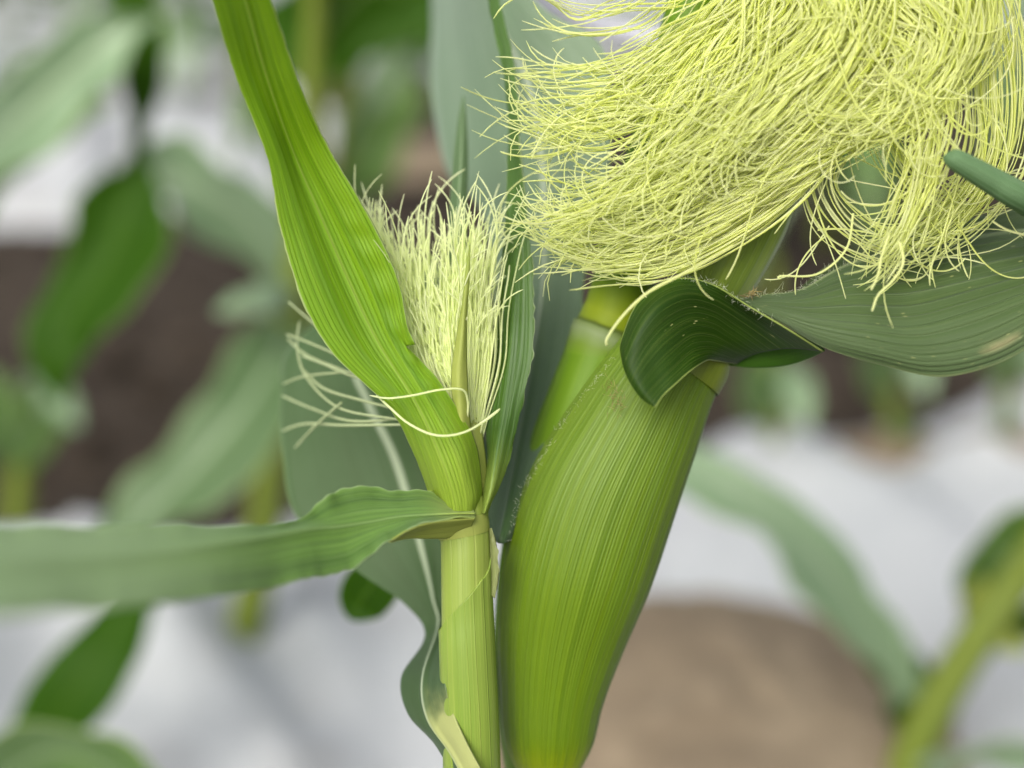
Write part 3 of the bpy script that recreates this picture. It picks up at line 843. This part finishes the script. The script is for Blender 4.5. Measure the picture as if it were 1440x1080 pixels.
solid(link('leaf', mesh_grid([loft(back, 130, 33, ruffle=.0010, rfreq=18, seed=12, rib=.0010)], 'leaf'), M_GREYBACK, plant,
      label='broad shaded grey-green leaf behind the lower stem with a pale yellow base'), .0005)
# small dark tip hanging behind it
add_leaf(plant, [(640, 760, .47, 12, 0), (590, 775, .49, 26, 10), (548, 800, .50, 36, 15), (520, 828, .505, 40, 10), (506, 850, .51, 34, 0), (498, 864, .51, 20, 0), (495, 872, .51, 6, 0)], M_BGREEN, .2, .001, 4, label='small dark green leaf tip showing beneath the collar leaf')

# the ear
ear_axis = [(985, 445, .414, 44), (1003, 400, .413, 53), (1027, 345, .411, 61), (1048, 290, .410, 66), (1066, 220, .410, 67), (1084, 140, .410, 64), (1102, 60, .410, 56), (1120, -20, .410, 42), (1134, -80, .410, 26), (1144, -118, .410, 10)]
ear = link('ear', mesh_grid([arc(ear_axis, nu=90, nv=80, flat=1.0, bump=lambda L, a: .010 * np.sin(a * 13 + L * 10) + .004 * np.sin(a * 31))], 'ear'), M_HUSK, plant)

# silk strands
def tube_arrays(paths, radii, rnd, sides=4):
    """paths n x m x 3 -> vertices, faces, uv"""
    n, m, _ = paths.shape
    t = np.gradient(paths, axis=1)
    t /= np.linalg.norm(t, axis=2, keepdims=True) + 1e-12
    ref = np.broadcast_to(FWD + .13 * UP, t.shape)
    s = np.cross(t, ref)
    s /= np.linalg.norm(s, axis=2, keepdims=True) + 1e-12
    b = np.cross(s, t)
    ang = np.arange(sides) * 2 * math.pi / sides
    ring = paths[:, :, None] + radii[:, :, None, None] * (s[:, :, None] * np.cos(ang)[None, None, :, None] + b[:, :, None] * np.sin(ang)[None, None, :, None])
    V = ring.reshape(-1, 3)
    i = np.arange(n)[:, None, None]
    j = np.arange(m - 1)[None, :, None]
    k = np.arange(sides)[None, None, :]
    k2 = (k + 1) % sides
    base = (i * m + j) * sides
    F = np.stack([base + k, base + k2, base + sides + k2, base + sides + k], axis=3).reshape(-1, 4)
    uv = np.stack(np.broadcast_arrays(rnd[:, None, None], np.linspace(0, 1, m)[None, :, None] * np.ones((1, 1, sides))), axis=3).reshape(-1, 2)
    return V, F, uv

def strand_mesh(name, groups, sides=4):
    Vs, Fs, Us = [], [], []
    off = 0
    for paths, radii, rnd in groups:
        V, F, U = tube_arrays(paths, radii, rnd, sides)
        Vs.append(V); Fs.append(F + off); Us.append(U)
        off += len(V)
    V, F, U = np.vstack(Vs), np.vstack(Fs), np.vstack(Us)
    me = bpy.data.meshes.new(name)
    me.from_pydata(V.tolist(), [], F.tolist())
    ul = me.uv_layers.new(name='UVMap')
    idx = np.empty(len(me.loops), dtype=np.int32)
    me.loops.foreach_get('vertex_index', idx)
    ul.data.foreach_set('uv', U[idx].astype(np.float32).ravel())
    me.polygons.foreach_set('use_smooth', [True] * len(me.polygons))
    me.update()
    return me

def hairs(paths, n, length, r):
    """short fuzz standing off the strands"""
    m = paths.shape[1]
    i = rng.integers(0, len(paths), n)
    j = rng.integers(2, m - 1, n)
    f = rng.uniform(0, 1, n)[:, None]
    p = paths[i, j - 1] * (1 - f) + paths[i, j] * f
    d = rng.normal(size=(n, 3))
    d /= np.linalg.norm(d, axis=1, keepdims=True)
    d *= (length * rng.uniform(.5, 1.2, n))[:, None]
    return np.stack([p, p + d], axis=1), np.tile(np.array([r, r * .4]), (n, 1)), rng.uniform(0, 1, n)

def flow(guide, n, jitter=.10, curl=1.0, cut=(.72, 1.0), m=34, r=.00031, rz=.30, locks=None, lock_w=.30, wave=1.0, own=.4):
    """guide: (x, y, depth, spread) -> strands that follow it in loose locks and curl at the tip"""
    g = np.asarray(guide, float)
    t = np.gradient(g[:, :2], axis=0)
    t /= np.linalg.norm(t, axis=1, keepdims=True) + 1e-9
    P, RD = [], []
    locks = locks or max(4, n // 14)
    lk = []
    for q in range(locks):
        rad, a = math.sqrt(rng.uniform(0, 1)), rng.uniform(0, 2 * math.pi)
        lk.append((rad * math.cos(a), rad * math.sin(a), rng.uniform(-.35, .35), rng.normal(size=(len(g), 3)) * jitter * 1.6, rng.uniform(*cut)))
    for q in range(n):
        ox, oz, spin, dev, kc = lk[int(rng.integers(0, locks))]
        w_ = lock_w * rng.choice([.6, 1.0, 2.0], p=[.45, .43, .12])
        ox, oz = ox + rng.normal() * w_, oz + rng.normal() * w_
        spin = spin + rng.normal() * .12
        pts = []
        for i in range(len(g)):
            sp_ = g[i, 3]
            aa = spin * i
            o1 = ox * math.cos(aa) - oz * math.sin(aa)
            o2 = ox * math.sin(aa) + oz * math.cos(aa)
            e = dev[i] + rng.normal(size=3) * jitter * .3
            x = g[i, 0] - t[i, 1] * sp_ * o1 + e[0] * sp_
            y = g[i, 1] + t[i, 0] * sp_ * o1 + e[1] * sp_
            d = g[i, 2] + (o2 * rz + e[2] * .3) * sp_ * .4 / FPX
            pts.append((x, y, d))
        c = cr(pts, 60)
        c = c[:int(60 * np.clip((1 - own) * kc + own * rng.uniform(*cut), .3, 1))]
        if curl:
            hd = c[-1] - c[-5]
            ang = math.atan2(hd[1], hd[0])
            sl = rng.uniform(2.4, 4.6)
            kap = rng.choice([-1, 1], p=[.3, .7]) * rng.choice([rng.uniform(0, .03), rng.uniform(.02, .08)]) * curl
            ext, p, dz = [], c[-1].copy(), rng.normal() * .0003
            for e in range(int(rng.uniform(8, 30))):
                ang += kap * min(1, e / 5)
                p = p + np.array([math.cos(ang) * sl, math.sin(ang) * sl, dz])
                ext.append(p.copy())
            c = np.vstack([c, ext])
        w = W(c)
        L = np.concatenate([[0], np.cumsum(np.linalg.norm(np.diff(w, axis=0), axis=1))])
        u = np.linspace(0, L[-1], m)
        w = np.stack([np.interp(u, L, w[:, z]) for z in range(3)], axis=1)
        w[1:-1] = .25 * w[:-2] + .5 * w[1:-1] + .25 * w[2:]
        ph = rng.uniform(0, 6.28, 3)
        am = rng.uniform(.0001, .0004) * wave
        wv = np.stack([np.sin(u * rng.uniform(60, 150) + ph[z]) for z in range(3)], axis=1) * am * np.linspace(.2, 1, m)[:, None]
        P.append(w + wv)
        rr = r * rng.uniform(.62, 1.2)
        prof = np.linspace(1.05, .8, m)
        prof[-1] = .35
        RD.append(rr * prof)
    return np.array(P), np.array(RD), rng.uniform(0, 1, n)

flows = [
    flow([(1150, -110, .399, 40), (1060, 20, .392, 50), (960, 95, .391, 50), (860, 130, .392, 50), (765, 130, .394, 48), (690, 108, .397, 50)], 60, cut=(.55, 1), jitter=.16, curl=1.4),
    flow([(1150, -110, .399, 40), (1050, 60, .390, 50), (940, 150, .389, 46), (850, 192, .390, 46), (775, 196, .393, 46), (715, 172, .396, 50)], 60, cut=(.5, 1), jitter=.16, curl=1.4),
    flow([(1150, -110, .397, 40), (1070, 60, .388, 60), (985, 185, .385, 56), (905, 268, .386, 50), (830, 306, .390, 46), (760, 300, .394, 48)], 70, cut=(.5, 1), jitter=.16, curl=1.5),
    flow([(1180, -110, .396, 50), (1150, 10, .387, 80), (1085, 110, .382, 70), (1005, 190, .382, 56), (920, 255, .385, 54), (850, 280, .388, 54)], 150, cut=(.42, 1), jitter=.13, curl=1.3),
    flow([(1120, -110, .397, 60), (1060, -10, .391, 80), (980, 80, .387, 74), (900, 150, .387, 64), (820, 200, .390, 60)], 80, cut=(.42, 1), jitter=.14, curl=1.3),
    flow([(1300, -110, .392, 70), (1330, 20, .386, 60), (1265, 120, .383, 40), (1175, 178, .384, 28), (1080, 222, .386, 32), (975, 258, .388, 40), (875, 280, .390, 44), (785, 268, .394, 50)], 165, cut=(.48, 1), jitter=.13, curl=1.4),
    flow([(1290, -80, .391, 60), (1250, 110, .385, 30), (1165, 186, .385, 20), (1085, 250, .386, 28), (990, 308, .388, 32), (895, 336, .390, 32), (810, 330, .392, 32), (745, 296, .395, 40)], 145, cut=(.5, 1), jitter=.13, curl=1.4),
    flow([(1260, -20, .390, 40), (1185, 176, .386, 14), (1110, 266, .387, 18), (1015, 334, .389, 18), (925, 366, .390, 16), (845, 362, .391, 18), (765, 335, .393, 28)], 80, cut=(.55, 1), jitter=.13, curl=1.4),
    flow([(1210, -110, .393, 80), (1280, -10, .386, 95), (1320, 70, .382, 60), (1270, 140, .383, 40), (1185, 170, .386, 26)], 240),
    flow([(1200, -110, .391, 70), (1220, -10, .384, 95), (1180, 70, .381, 76), (1110, 140, .382, 60), (1030, 200, .385, 56)], 230),
    flow([(1050, -110, .396, 60), (960, -30, .391, 50), (880, 15, .391, 40), (810, 20, .393, 34), (765, -10, .395, 30)], 18, cut=(.6, 1)),
    flow([(1340, -110, .397, 40), (1392, 20, .394, 34), (1408, 130, .393, 34), (1392, 230, .393, 34), (1340, 308, .393, 30), (1255, 338, .393, 24)], 58, lock_w=.6),
    flow([(1265, 50, .384, 46), (1318, 140, .382, 34), (1310, 220, .382, 28), (1285, 300, .383, 30), (1258, 365, .384, 30)], 40, lock_w=.5, locks=22, own=.8),
    flow([(1215, 160, .389, 14), (1150, 240, .393, 18), (1180, 315, .395, 22), (1265, 350, .396, 20), (1360, 318, .396, 22)], 14, curl=.5, lock_w=.7),
    flow([(1225, 160, .389, 20), (1262, 235, .395, 30), (1310, 280, .396, 34), (1370, 285, .396, 30), (1425, 250, .396, 26)], 20, lock_w=.6),
]
def stray(n, spots, d0, d1, lmin, lmax, dirn, spread, m=34, r=.00031):
    """single loose threads lying across the mass, each an arc of its own"""
    P, RD = [], []
    for q in range(n):
        cx, cy, sx, sy = spots[int(rng.integers(0, len(spots)))]
        p = np.array([cx + rng.uniform(-1.4, 1.4) * sx, cy + rng.uniform(-1.4, 1.4) * sy, rng.uniform(d0, d1)])
        ang = dirn + rng.normal() * spread
        kap = rng.choice([-1, 1]) / rng.uniform(60, 260)
        dk = rng.normal() * .00012
        ln = rng.uniform(lmin, lmax)
        pts = []
        for e in range(m):
            pts.append(p.copy())
            st = ln / m
            ang += kap * st
            kap += dk * st
            p = p + np.array([math.cos(ang) * st, math.sin(ang) * st, rng.normal() * .00012])
        w = W(np.array(pts))
        w[1:-1] = .25 * w[:-2] + .5 * w[1:-1] + .25 * w[2:]
        P.append(w)
        prof = np.linspace(1.05, .8, m) * r * rng.uniform(.62, 1.2)
        prof[-1] *= .4
        RD.append(prof)
    return np.array(P), np.array(RD), rng.uniform(0, 1, n)
flows += [
    stray(34, [(1000, 130, 90, 60), (900, 220, 70, 50), (940, 296, 80, 16)], .376, .386, 90, 220, 2.75, .4),
    stray(50, [(1300, 70, 60, 60), (1180, 80, 80, 60), (1260, 140, 60, 30)], .374, .382, 90, 240, 2.0, .9),
    stray(24, [(850, 120, 40, 40), (830, 210, 40, 40), (830, 310, 40, 16)], .384, .394, 60, 140, 3.0, .6),
    stray(36, [(1330, 200, 50, 50), (1300, 300, 50, 36), (1390, 250, 30, 50)], .382, .396, 60, 190, 1.9, 1.0),
    stray(10, [(1170, 260, 26, 30), (1190, 330, 30, 16)], .386, .394, 90, 170, 1.4, .9),
]
silk = link('silk', strand_mesh('silk', flows + [hairs(f[0], len(f[0]) * 9, .0007, .00006) for f in flows], 3), M_SILK, ear, kind='stuff')

def one_strand(pts, parent, mat, r=.0004, m=40, name='silk_strand'):
    w = W(cr(pts, m))
    prof = np.linspace(1.0, .75, m) * r
    prof[-1] *= .4
    gs = [(w[None], prof[None], np.array([.6])), hairs(w[None], 60, .0008, .00006)]
    return link(name, strand_mesh(name, gs, 5), mat, parent)
one_strand([(1080, 318, .392), (1020, 352, .388), (960, 385, .380), (910, 412, .377), (875, 445, .377), (854, 475, .378), (853, 486, .379)], ear, M_SILK, .0005)
one_strand([(1200, 300, .384), (1190, 350, .384), (1150, 385, .384), (1100, 388, .385), (1094, 392, .385)], ear, M_SILK, .00034)
one_strand([(1265, 340, .378), (1270, 370, .377), (1255, 395, .376), (1235, 415, .376), (1226, 438, .376)], ear, M_SILK, .00042)
one_strand([(1250, 330, .378), (1240, 360, .377), (1235, 385, .376), (1225, 408, .376)], ear, M_SILK, .0004)

# ------------------------------------------------------------------ the young side shoot
stem_ax = [(668, 1130, .408, 36), (662, 1080, .402, 38), (660, 1000, .399, 37), (657, 900, .397, 36), (655, 800, .396, 35), (654, 760, .396, 35), (651, 732, .396, 35.5), (647, 700, .396, 33)]
shoot = link('side_shoot', mesh_grid([arc(stem_ax, nu=80, nv=48, bump=lambda L, a: .012 * np.sin(a * 5 + L * 4) + .005 * np.sin(a * 17))], 'side_shoot'), M_STEM, plant,
             label='young side shoot with pale stem, upright husk leaves and fresh silk tuft')
# wrap of the stem sheath with its frilled edge
wrap = arc([(664, 1090, .402, 39.5), (661, 1000, .399, 39), (657, 900, .397, 38), (655, 830, .3965, 37), (654, 775, .396, 36.3)], -125, 130, nu=90, nv=60)
wg = wrap[0]
for i in range(wg.shape[0]):
    for j in range(wg.shape[1]):
        a = max(0, (j / 59 * 255 - 50) / 205)
        lim = (i / 89) ** 2
        low_ = 110 * max(0, 1 - a * 1.35) ** .8 + 12 * max(0, 1 - abs(a - .72) * 6)
        wg[i, j] -= UP * (low_ * .396 / FPX) * lim
        wg[i, j] += (-FWD) * .0006 * lim * wob(a * 14, 77)
solid(link('stem_sheath', mesh_grid([wrap], 'stem_sheath'), M_STEMSHEATH, shoot), .0005)
frill = [[(684, 744, .397), (689, 743, .394), (692, 742, .393)], [(685, 768, .397), (693, 767, .393), (699, 767, .392)], [(686, 800, .397), (695, 802, .393), (703, 806, .392)], [(687, 834, .397), (692, 838, .394), (697, 842, .393)]]
solid(link('sheath_frill', mesh_grid([loft(frill, 80, 11, ruffle=.0009, rfreq=260, seed=21, nick=.0016)], 'sheath_frill'), M_FRILL, shoot), .0002)

flag = [
    [(264, -110, .350), (280, -112, .348), (300, -112, .348), (320, -112, .348), (340, -112, .350)],
    [(296, -10, .362), (318, -12, .361), (343, -12, .361), (360, -10, .360), (378, -10, .360)],
    [(333, 110, .378), (352, 108, .378), (376, 105, .379), (394, 103, .376), (414, 100, .374)],
    [(374, 218, .386), (392, 212, .387), (410, 208, .3915), (434, 204, .3885), (458, 200, .388)],
    [(393, 315, .389), (422, 308, .391), (450, 302, .3955), (482, 297, .3925), (513, 292, .3915)],
    [(424, 420, .390), (462, 414, .392), (495, 406, .3965), (530, 398, .3935), (560, 392, .3935)],
    [(468, 497, .391), (502, 492, .392), (534, 486, .395), (560, 480, .3925), (580, 478, .393)],
    [(548, 574, .392), (570, 574, .390), (589, 572, .389), (612, 566, .3885), (634, 560, .3905)],
    [(583, 640, .395), (602, 646, .389), (623, 648, .3865), (648, 634, .3865), (668, 622, .392)],
    [(602, 690, .398), (618, 700, .390), (640, 702, .387), (662, 694, .388), (677, 684, .394)],
    [(611, 724, .398), (624, 728, .391), (642, 730, .388), (662, 726, .389), (676, 716, .395)]]
g, uv, _ = loft(flag, 170, 45, ruffle=.0007, rfreq=30, seed=31, nick=.0003, rib=-.0008, pleat=.00016, npleat=11)
n = normals(g)
L = uv[:, 0, 0]
for i in range(g.shape[0]):            # short cross wrinkles by the right margin
    for j in range(30, 45):
        e = (j - 30) / 14
        g[i, j] += n[i, j] * .0008 * math.sin(L[i] * 58 + 5 * wob(L[i] * 2.2, 3)) * math.sin(math.pi * min(1, e * 1.1)) * max(0, wob(L[i] * 2.6, 4) + .25) * min(1, max(0, (L[i] - .72) * 4))
pv = g[:, -1] - CAMP
ypx = 540 - FPX * (pv @ UP) / (pv @ FWD)
ii = int(np.argmin(np.abs(ypx - 484)))
for k in range(0, 9):                  # the torn notch in that margin
    for j in range(36, 45):
        e = (j - 36) / 8
        g[ii + k, j] -= (RIGHT * .0030 - UP * .0002 + n[ii + k, j] * .0010) * e * (1 - k / 9) ** 1.5
        if k < 3:
            g[ii - 1 - k, j] += (RIGHT * .0006 - UP * .0007) * e * (1 - k / 3)
flagleaf = solid(link('husk_leaf', mesh_grid([(g, uv, False)], 'husk_leaf'), M_FLAG, shoot, label='long bright green leaf with a ruffled right edge in front of the tuft'), .0005)

right_husk = [
    [(678, 722, .393), (681, 722, .391), (685, 720, .393)],
    [(680, 690, .396), (690, 690, .390), (700, 686, .394)],
    [(686, 640, .400), (698, 640, .393), (717, 640, .397)],
    [(684, 570, .404), (710, 570, .398), (735, 566, .399)],
    [(690, 500, .407), (720, 500, .402), (750, 496, .401)],
    [(698, 420, .410), (726, 420, .405), (750, 416, .403)],
    [(708, 340, .413), (727, 340, .408), (745, 336, .406)],
    [(714, 270, .416), (726, 270, .413), (738, 266, .411)],
    [(715, 190, .420), (722, 190, .418), (731, 188, .416)],
    [(708, 100, .425), (715, 100, .423), (724, 98, .422)],
    [(690, 20, .430), (697, 18, .429), (706, 16, .428)],
    [(676, -60, .436), (681, -60, .435), (686, -60, .435)]]
solid(link('husk_leaf', mesh_grid([loft(right_husk, 150, 25, ruffle=.0009, rfreq=60, seed=41, nick=.0006, pleat=.0002, npleat=4)], 'husk_leaf'), M_HUSKLEAF, shoot,
      label='narrow dark green leaf with a white frilled edge right of the tuft'), .0005)
back_husk = [
    [(640, 640, .410), (655, 640, .409), (668, 640, .410)], [(632, 520, .412), (648, 520, .411), (664, 520, .412)], [(630, 400, .416), (644, 400, .414), (660, 400, .416)],
    [(632, 310, .422), (644, 310, .420), (656, 308, .422)], [(637, 230, .430), (648, 230, .428), (658, 228, .430)], [(644, 170, .438), (650, 170, .437), (656, 168, .438)], [(651, 135, .445), (652, 135, .445), (653, 135, .445)]]
solid(link('husk_leaf', mesh_grid([loft(back_husk, 80, 13, seed=43)], 'husk_leaf'), M_BGMID, shoot, label='thin straight green leaf tip rising behind the tuft'), .0004)
inner = [[(664, 730, .396), (674, 730, .394), (686, 728, .397)], [(662, 660, .397), (672, 660, .395), (684, 656, .398)], [(655, 600, .400), (664, 600, .398), (676, 596, .400)], [(660, 560, .404), (666, 560, .403), (672, 560, .404)]]
solid(link('husk_leaf', mesh_grid([loft(inner, 40, 11, seed=44)], 'husk_leaf'), M_SLIVER, shoot), .0004)
sliver = [[(642, 640, .394), (652, 640, .392), (664, 640, .394)], [(638, 580, .392), (648, 580, .3895), (660, 580, .392)], [(635, 530, .391), (645, 530, .389), (657, 530, .391)], [(641, 480, .391), (649, 480, .389), (656, 480, .391)], [(650, 430, .391), (653, 430, .390), (657, 430, .391)], [(654, 390, .392), (657, 390, .3915), (660, 390, .392)], [(660, 345, .393), (660.5, 345, .393), (661, 345, .393)]]
solid(link('husk_leaf', mesh_grid([loft(sliver, 70, 11, seed=45)], 'husk_leaf'), M_SLIVER, shoot, label='slim pale green sliver standing in front of the tuft'), .0004)

# its silk
tuft = [
    flow([(656, 640, .400, 10), (650, 585, .400, 22), (630, 510, .404, 46), (618, 430, .408, 62), (608, 318, .412, 80)], 240, jitter=.05, curl=.7, cut=(.48, 1.0), r=.00023, lock_w=.28, wave=.6, own=.8),
    flow([(660, 640, .400, 8), (661, 590, .400, 14), (662, 510, .401, 26), (664, 430, .402, 30), (669, 312, .402, 42)], 240, jitter=.05, curl=.7, cut=(.5, 1.0), r=.00023, lock_w=.28, wave=.6, own=.8),
    flow([(650, 640, .400, 8), (640, 590, .401, 14), (602, 500, .406, 22), (564, 410, .411, 22), (524, 322, .415, 18)], 120, jitter=.06, curl=.7, cut=(.6, 1), r=.00023, lock_w=.28, wave=.6, own=.8),
]
link('silk', strand_mesh('silk', tuft + [hairs(f[0], len(f[0]) * 14, .0007, .00006) for f in tuft], 4), M_SILK_PALE, shoot, kind='stuff')
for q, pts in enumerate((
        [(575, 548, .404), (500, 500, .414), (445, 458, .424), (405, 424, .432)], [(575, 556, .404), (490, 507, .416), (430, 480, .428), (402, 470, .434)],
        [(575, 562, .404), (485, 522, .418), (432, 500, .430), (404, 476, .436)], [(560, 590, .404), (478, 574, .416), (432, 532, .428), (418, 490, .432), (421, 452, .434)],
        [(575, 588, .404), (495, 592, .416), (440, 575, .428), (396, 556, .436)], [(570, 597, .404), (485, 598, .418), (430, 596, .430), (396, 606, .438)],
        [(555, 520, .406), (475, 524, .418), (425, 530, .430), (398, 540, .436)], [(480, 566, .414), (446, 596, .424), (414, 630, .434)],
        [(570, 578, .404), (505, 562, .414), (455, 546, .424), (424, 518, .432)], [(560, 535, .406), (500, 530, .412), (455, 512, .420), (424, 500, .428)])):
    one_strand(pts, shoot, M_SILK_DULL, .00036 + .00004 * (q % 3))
one_strand([(657, 590, .392), (658, 565, .389), (650, 548, .386), (620, 548, .3835), (580, 556, .3835), (545, 560, .387), (520, 556, .395)], shoot, M_SILK_PALE, .00034)
one_strand([(530, 556, .396), (548, 573, .388), (575, 596, .384), (612, 612, .381), (650, 609, .381), (685, 590, .384), (702, 576, .387), (696, 580, .389), (672, 598, .393)], shoot, M_SILK_PALE, .00034)

# the leaf that leaves the shoot's collar to the left
# midrib, margin and rear edge of that leaf
rib_ = [(668, 722, .387), (640, 722, .384), (600, 724, .3815), (562, 727, .379), (520, 734, .3755), (478, 740, .370), (432, 744, .362), (366, 756, .348), (240, 774, .318), (110, 786, .288), (-20, 792, .262), (-200, 796, .240), (-420, 812, .226)]
rear_ = [(664, 714, .389), (636, 712, .389), (600, 690, .386), (556, 690, .383), (506, 683, .379), (458, 698, .374), (422, 730, .367), (362, 738, .354), (240, 738, .338), (110, 738, .312), (-20, 736, .288), (-200, 740, .250), (-420, 800, .228)]
marg_ = [(668, 729, .386), (640, 731, .382), (604, 735, .378), (574, 745, .3745), (534, 770, .3705), (492, 800, .3645), (438, 813, .355), (368, 829, .338), (240, 847, .297), (110, 859, .264), (-20, 867, .236), (-200, 862, .228), (-420, 826, .222)]
far_half, near_half = [], []
for q, (a_, m_, b_) in enumerate(zip(rear_, rib_, marg_)):
    a_, m_, b_ = np.array(a_), np.array(m_), np.array(b_)
    far_half.append([a_, a_ * .66 + m_ * .34 + np.array([0, 0, .0010]), a_ * .3 + m_ * .7 + np.array([0, 0, .0012]), m_])
    near_half.append([m_, m_ * .72 + b_ * .28 + np.array([0, .5, .0014]), m_ * .35 + b_ * .65 + np.array([0, 0, .0010]), b_])
under_half = [[(668, 729, .386), (664, 736, .388), (656, 748, .391)], [(640, 731, .382), (636, 742, .386), (632, 756, .390)], [(604, 735, .378), (602, 746, .383), (602, 757, .386)], [(574, 745, .3745), (574, 752, .379), (574, 757, .381)], [(546, 762, .3718), (548, 762, .373), (550, 762, .374)]]
lg = loft(near_half, 210, 25, vr=(.5, 1), pleat=.00012, npleat=5)
fg = loft(far_half, 210, 25, vr=(0, .5), pleat=.00012, npleat=4)
ug = loft(under_half, 60, 11, vr=(.5, .96), pleat=.0001, npleat=3)
for q, gg in ((0, lg[0]), (1, fg[0])):
    nn = normals(gg)
    for a in range(gg.shape[0]):
        Lx = lg[1][a, 0, 0] / 10
        for b in range(gg.shape[1]):
            f = b / 24 if q == 0 else 1 - b / 24
            crimp = max(0, min(1, Lx * 40)) * max(.15, 1 - Lx * 12)
            gg[a, b] += nn[a, b] * f ** 2 * (.0010 * wob(Lx * 70, 60 + q) * min(1, a / 12) + .0025 * wob(Lx * 190, 63 + q) * crimp)
            gg[a, b] += UP * f ** 6 * .0012 * wob(Lx * 330, 66 + q) * crimp
solid(link('leaf', mesh_grid([lg, fg], 'leaf'), M_LOWLEAF, plant,
      label='long leaf reaching left from the shoot collar and blurring towards the edge'), .0004)
solid(link('leaf_base', mesh_grid([ug], 'leaf_base'), M_SLIVER, shoot), .0004)
earlobe = [[(584, 722, .390), (600, 724, .389), (622, 724, .390)], [(590, 704, .391), (602, 704, .389), (616, 704, .391)], [(600, 692, .392), (605, 690, .3905), (612, 690, .392)]]
solid(link('ligule', mesh_grid([loft(earlobe, 24, 13, nick=.0004, ruffle=.0004, rfreq=120)], 'ligule'), M_STEMSHEATH, shoot), .0003)
ring = arc([(653, 752, .396, 36.5), (651, 742, .396, 38), (649, 732, .396, 37.5), (646, 722, .396, 34)], nu=12, nv=40)
link('collar', mesh_grid([ring], 'collar'), M_SLIVER, shoot)

# ------------------------------------------------------------------ a neighbour's rolled leaf and the tube standing in for the mulch edge
nb = W([[1760, 700, .62]])[0]
nb[2] = 0
nbp = thing('corn_plant', nb, 'neighbouring corn plant with a rolled leaf tip entering from the right', 'corn plant')
link('stalk', mesh_grid([arc([(nb[0], nb[1], -.03, .013), (nb[0], nb[1], .3, .012), (nb[0], nb[1], .62, .010), (nb[0] + .01, nb[1], .9, .006)], nu=24, nv=16, world_axis=True)], 'stalk'), M_BGSTALK, nbp)
roll = arc([(1332, 216, .372, 4), (1336, 220, .372, 10), (1350, 228, .372, 14), (1395, 254, .374, 17), (1445, 282, .378, 20), (1540, 330, .40, 26), (1640, 400, .46, 26), (1720, 470, .56, 22), (1760, 560, .615, 18)], -150, 140, nu=70, nv=30)
solid(link('leaf', mesh_grid([roll], 'leaf'), M_ROLL, nbp), .0006)

mulch_edge_ax = W([(560, -120, .62), (680, -50, .60), (760, 2, .585), (815, 28, .58), (870, 46, .575), (960, 60, .57), (1060, 40, .57), (1180, -30, .57), (1320, -140, .58)])  # sagging tube added where the pale mulch edge shows
mulch_edge_tube = np.hstack([mulch_edge_ax, np.full((len(mulch_edge_ax), 1), .0042)])
ho = link('mulch_edge_tube', mesh_grid([arc(mulch_edge_tube, nu=80, nv=18, world_axis=True)], 'mulch_edge_tube'), M_MULCHEDGE)
ho['label'] = 'pale plastic tube added as a stand-in for the mulch edge behind the silk at the top'
ho['category'] = 'mulch_edge_tube'

# ------------------------------------------------------------------ small things on the main plant: fuzz, wisps, debris
def fuzz(path, n, length, r, parent, mat, name, jit=.0004):
    w = W(cr(path, 80))
    w = w + rng.normal(size=w.shape) * 0
    i = rng.integers(0, 80, n)
    p = w[i] + rng.normal(size=(n, 3)) * jit
    d = rng.normal(size=(n, 3)) - .5 * FWD
    d /= np.linalg.norm(d, axis=1, keepdims=True)
    d *= (length * rng.uniform(.4, 1.3, n))[:, None]
    bend = rng.normal(size=(n, 3)) * length * .25
    P = np.stack([p, p + d * .5 + bend * .3, p + d + bend], axis=1)
    o = link(name, strand_mesh(name, [(P, np.tile(np.array([r, r * .8, r * .3]), (n, 1)), rng.uniform(0, 1, n))], 3), mat, parent, kind='stuff')
    return o
M_FUZZ = silk_mat('leaf_fuzz', (.62, .66, .50), (.75, .78, .62), (.75, .78, .65), .4)
fuzz([(862, 505, .396), (833, 540, .396), (793, 590, .397), (763, 643, .398), (733, 693, .399), (714, 760, .400)], 170, .0009, .00004, sheath, M_FUZZ, 'margin_hairs')
fuzz([(960, 391, .388), (1003, 398, .389), (1040, 424, .390), (1090, 452, .387)], 160, .0014, .00005, leaf, M_FUZZ, 'margin_hairs')
fuzz([(1046, 420, .392), (1090, 412, .393), (1130, 406, .395), (1160, 388, .399), (1200, 368, .402)], 150, .0020, .00005, leaf, M_FUZZ, 'margin_hairs')
fuzz([(1058, 405, .409), (1080, 360, .409), (1100, 310, .409), (1118, 262, .409)], 200, .0010, .00005, ear, M_FUZZ, 'husk_hairs')
M_DRY = silk_mat('dry_wisps', (.22, .17, .06), (.42, .34, .14), (.4, .32, .16), .2)
fuzz([(856, 540, .396), (868, 560, .394), (862, 578, .394)], 80, .0017, .00007, sheath, M_DRY, 'dry_wisps', .0012)
fuzz([(1052, 416, .3905), (1058, 413, .3905), (1062, 411, .391)], 24, .0022, .00016, leaf, M_DRY, 'dry_wisps', .0004)
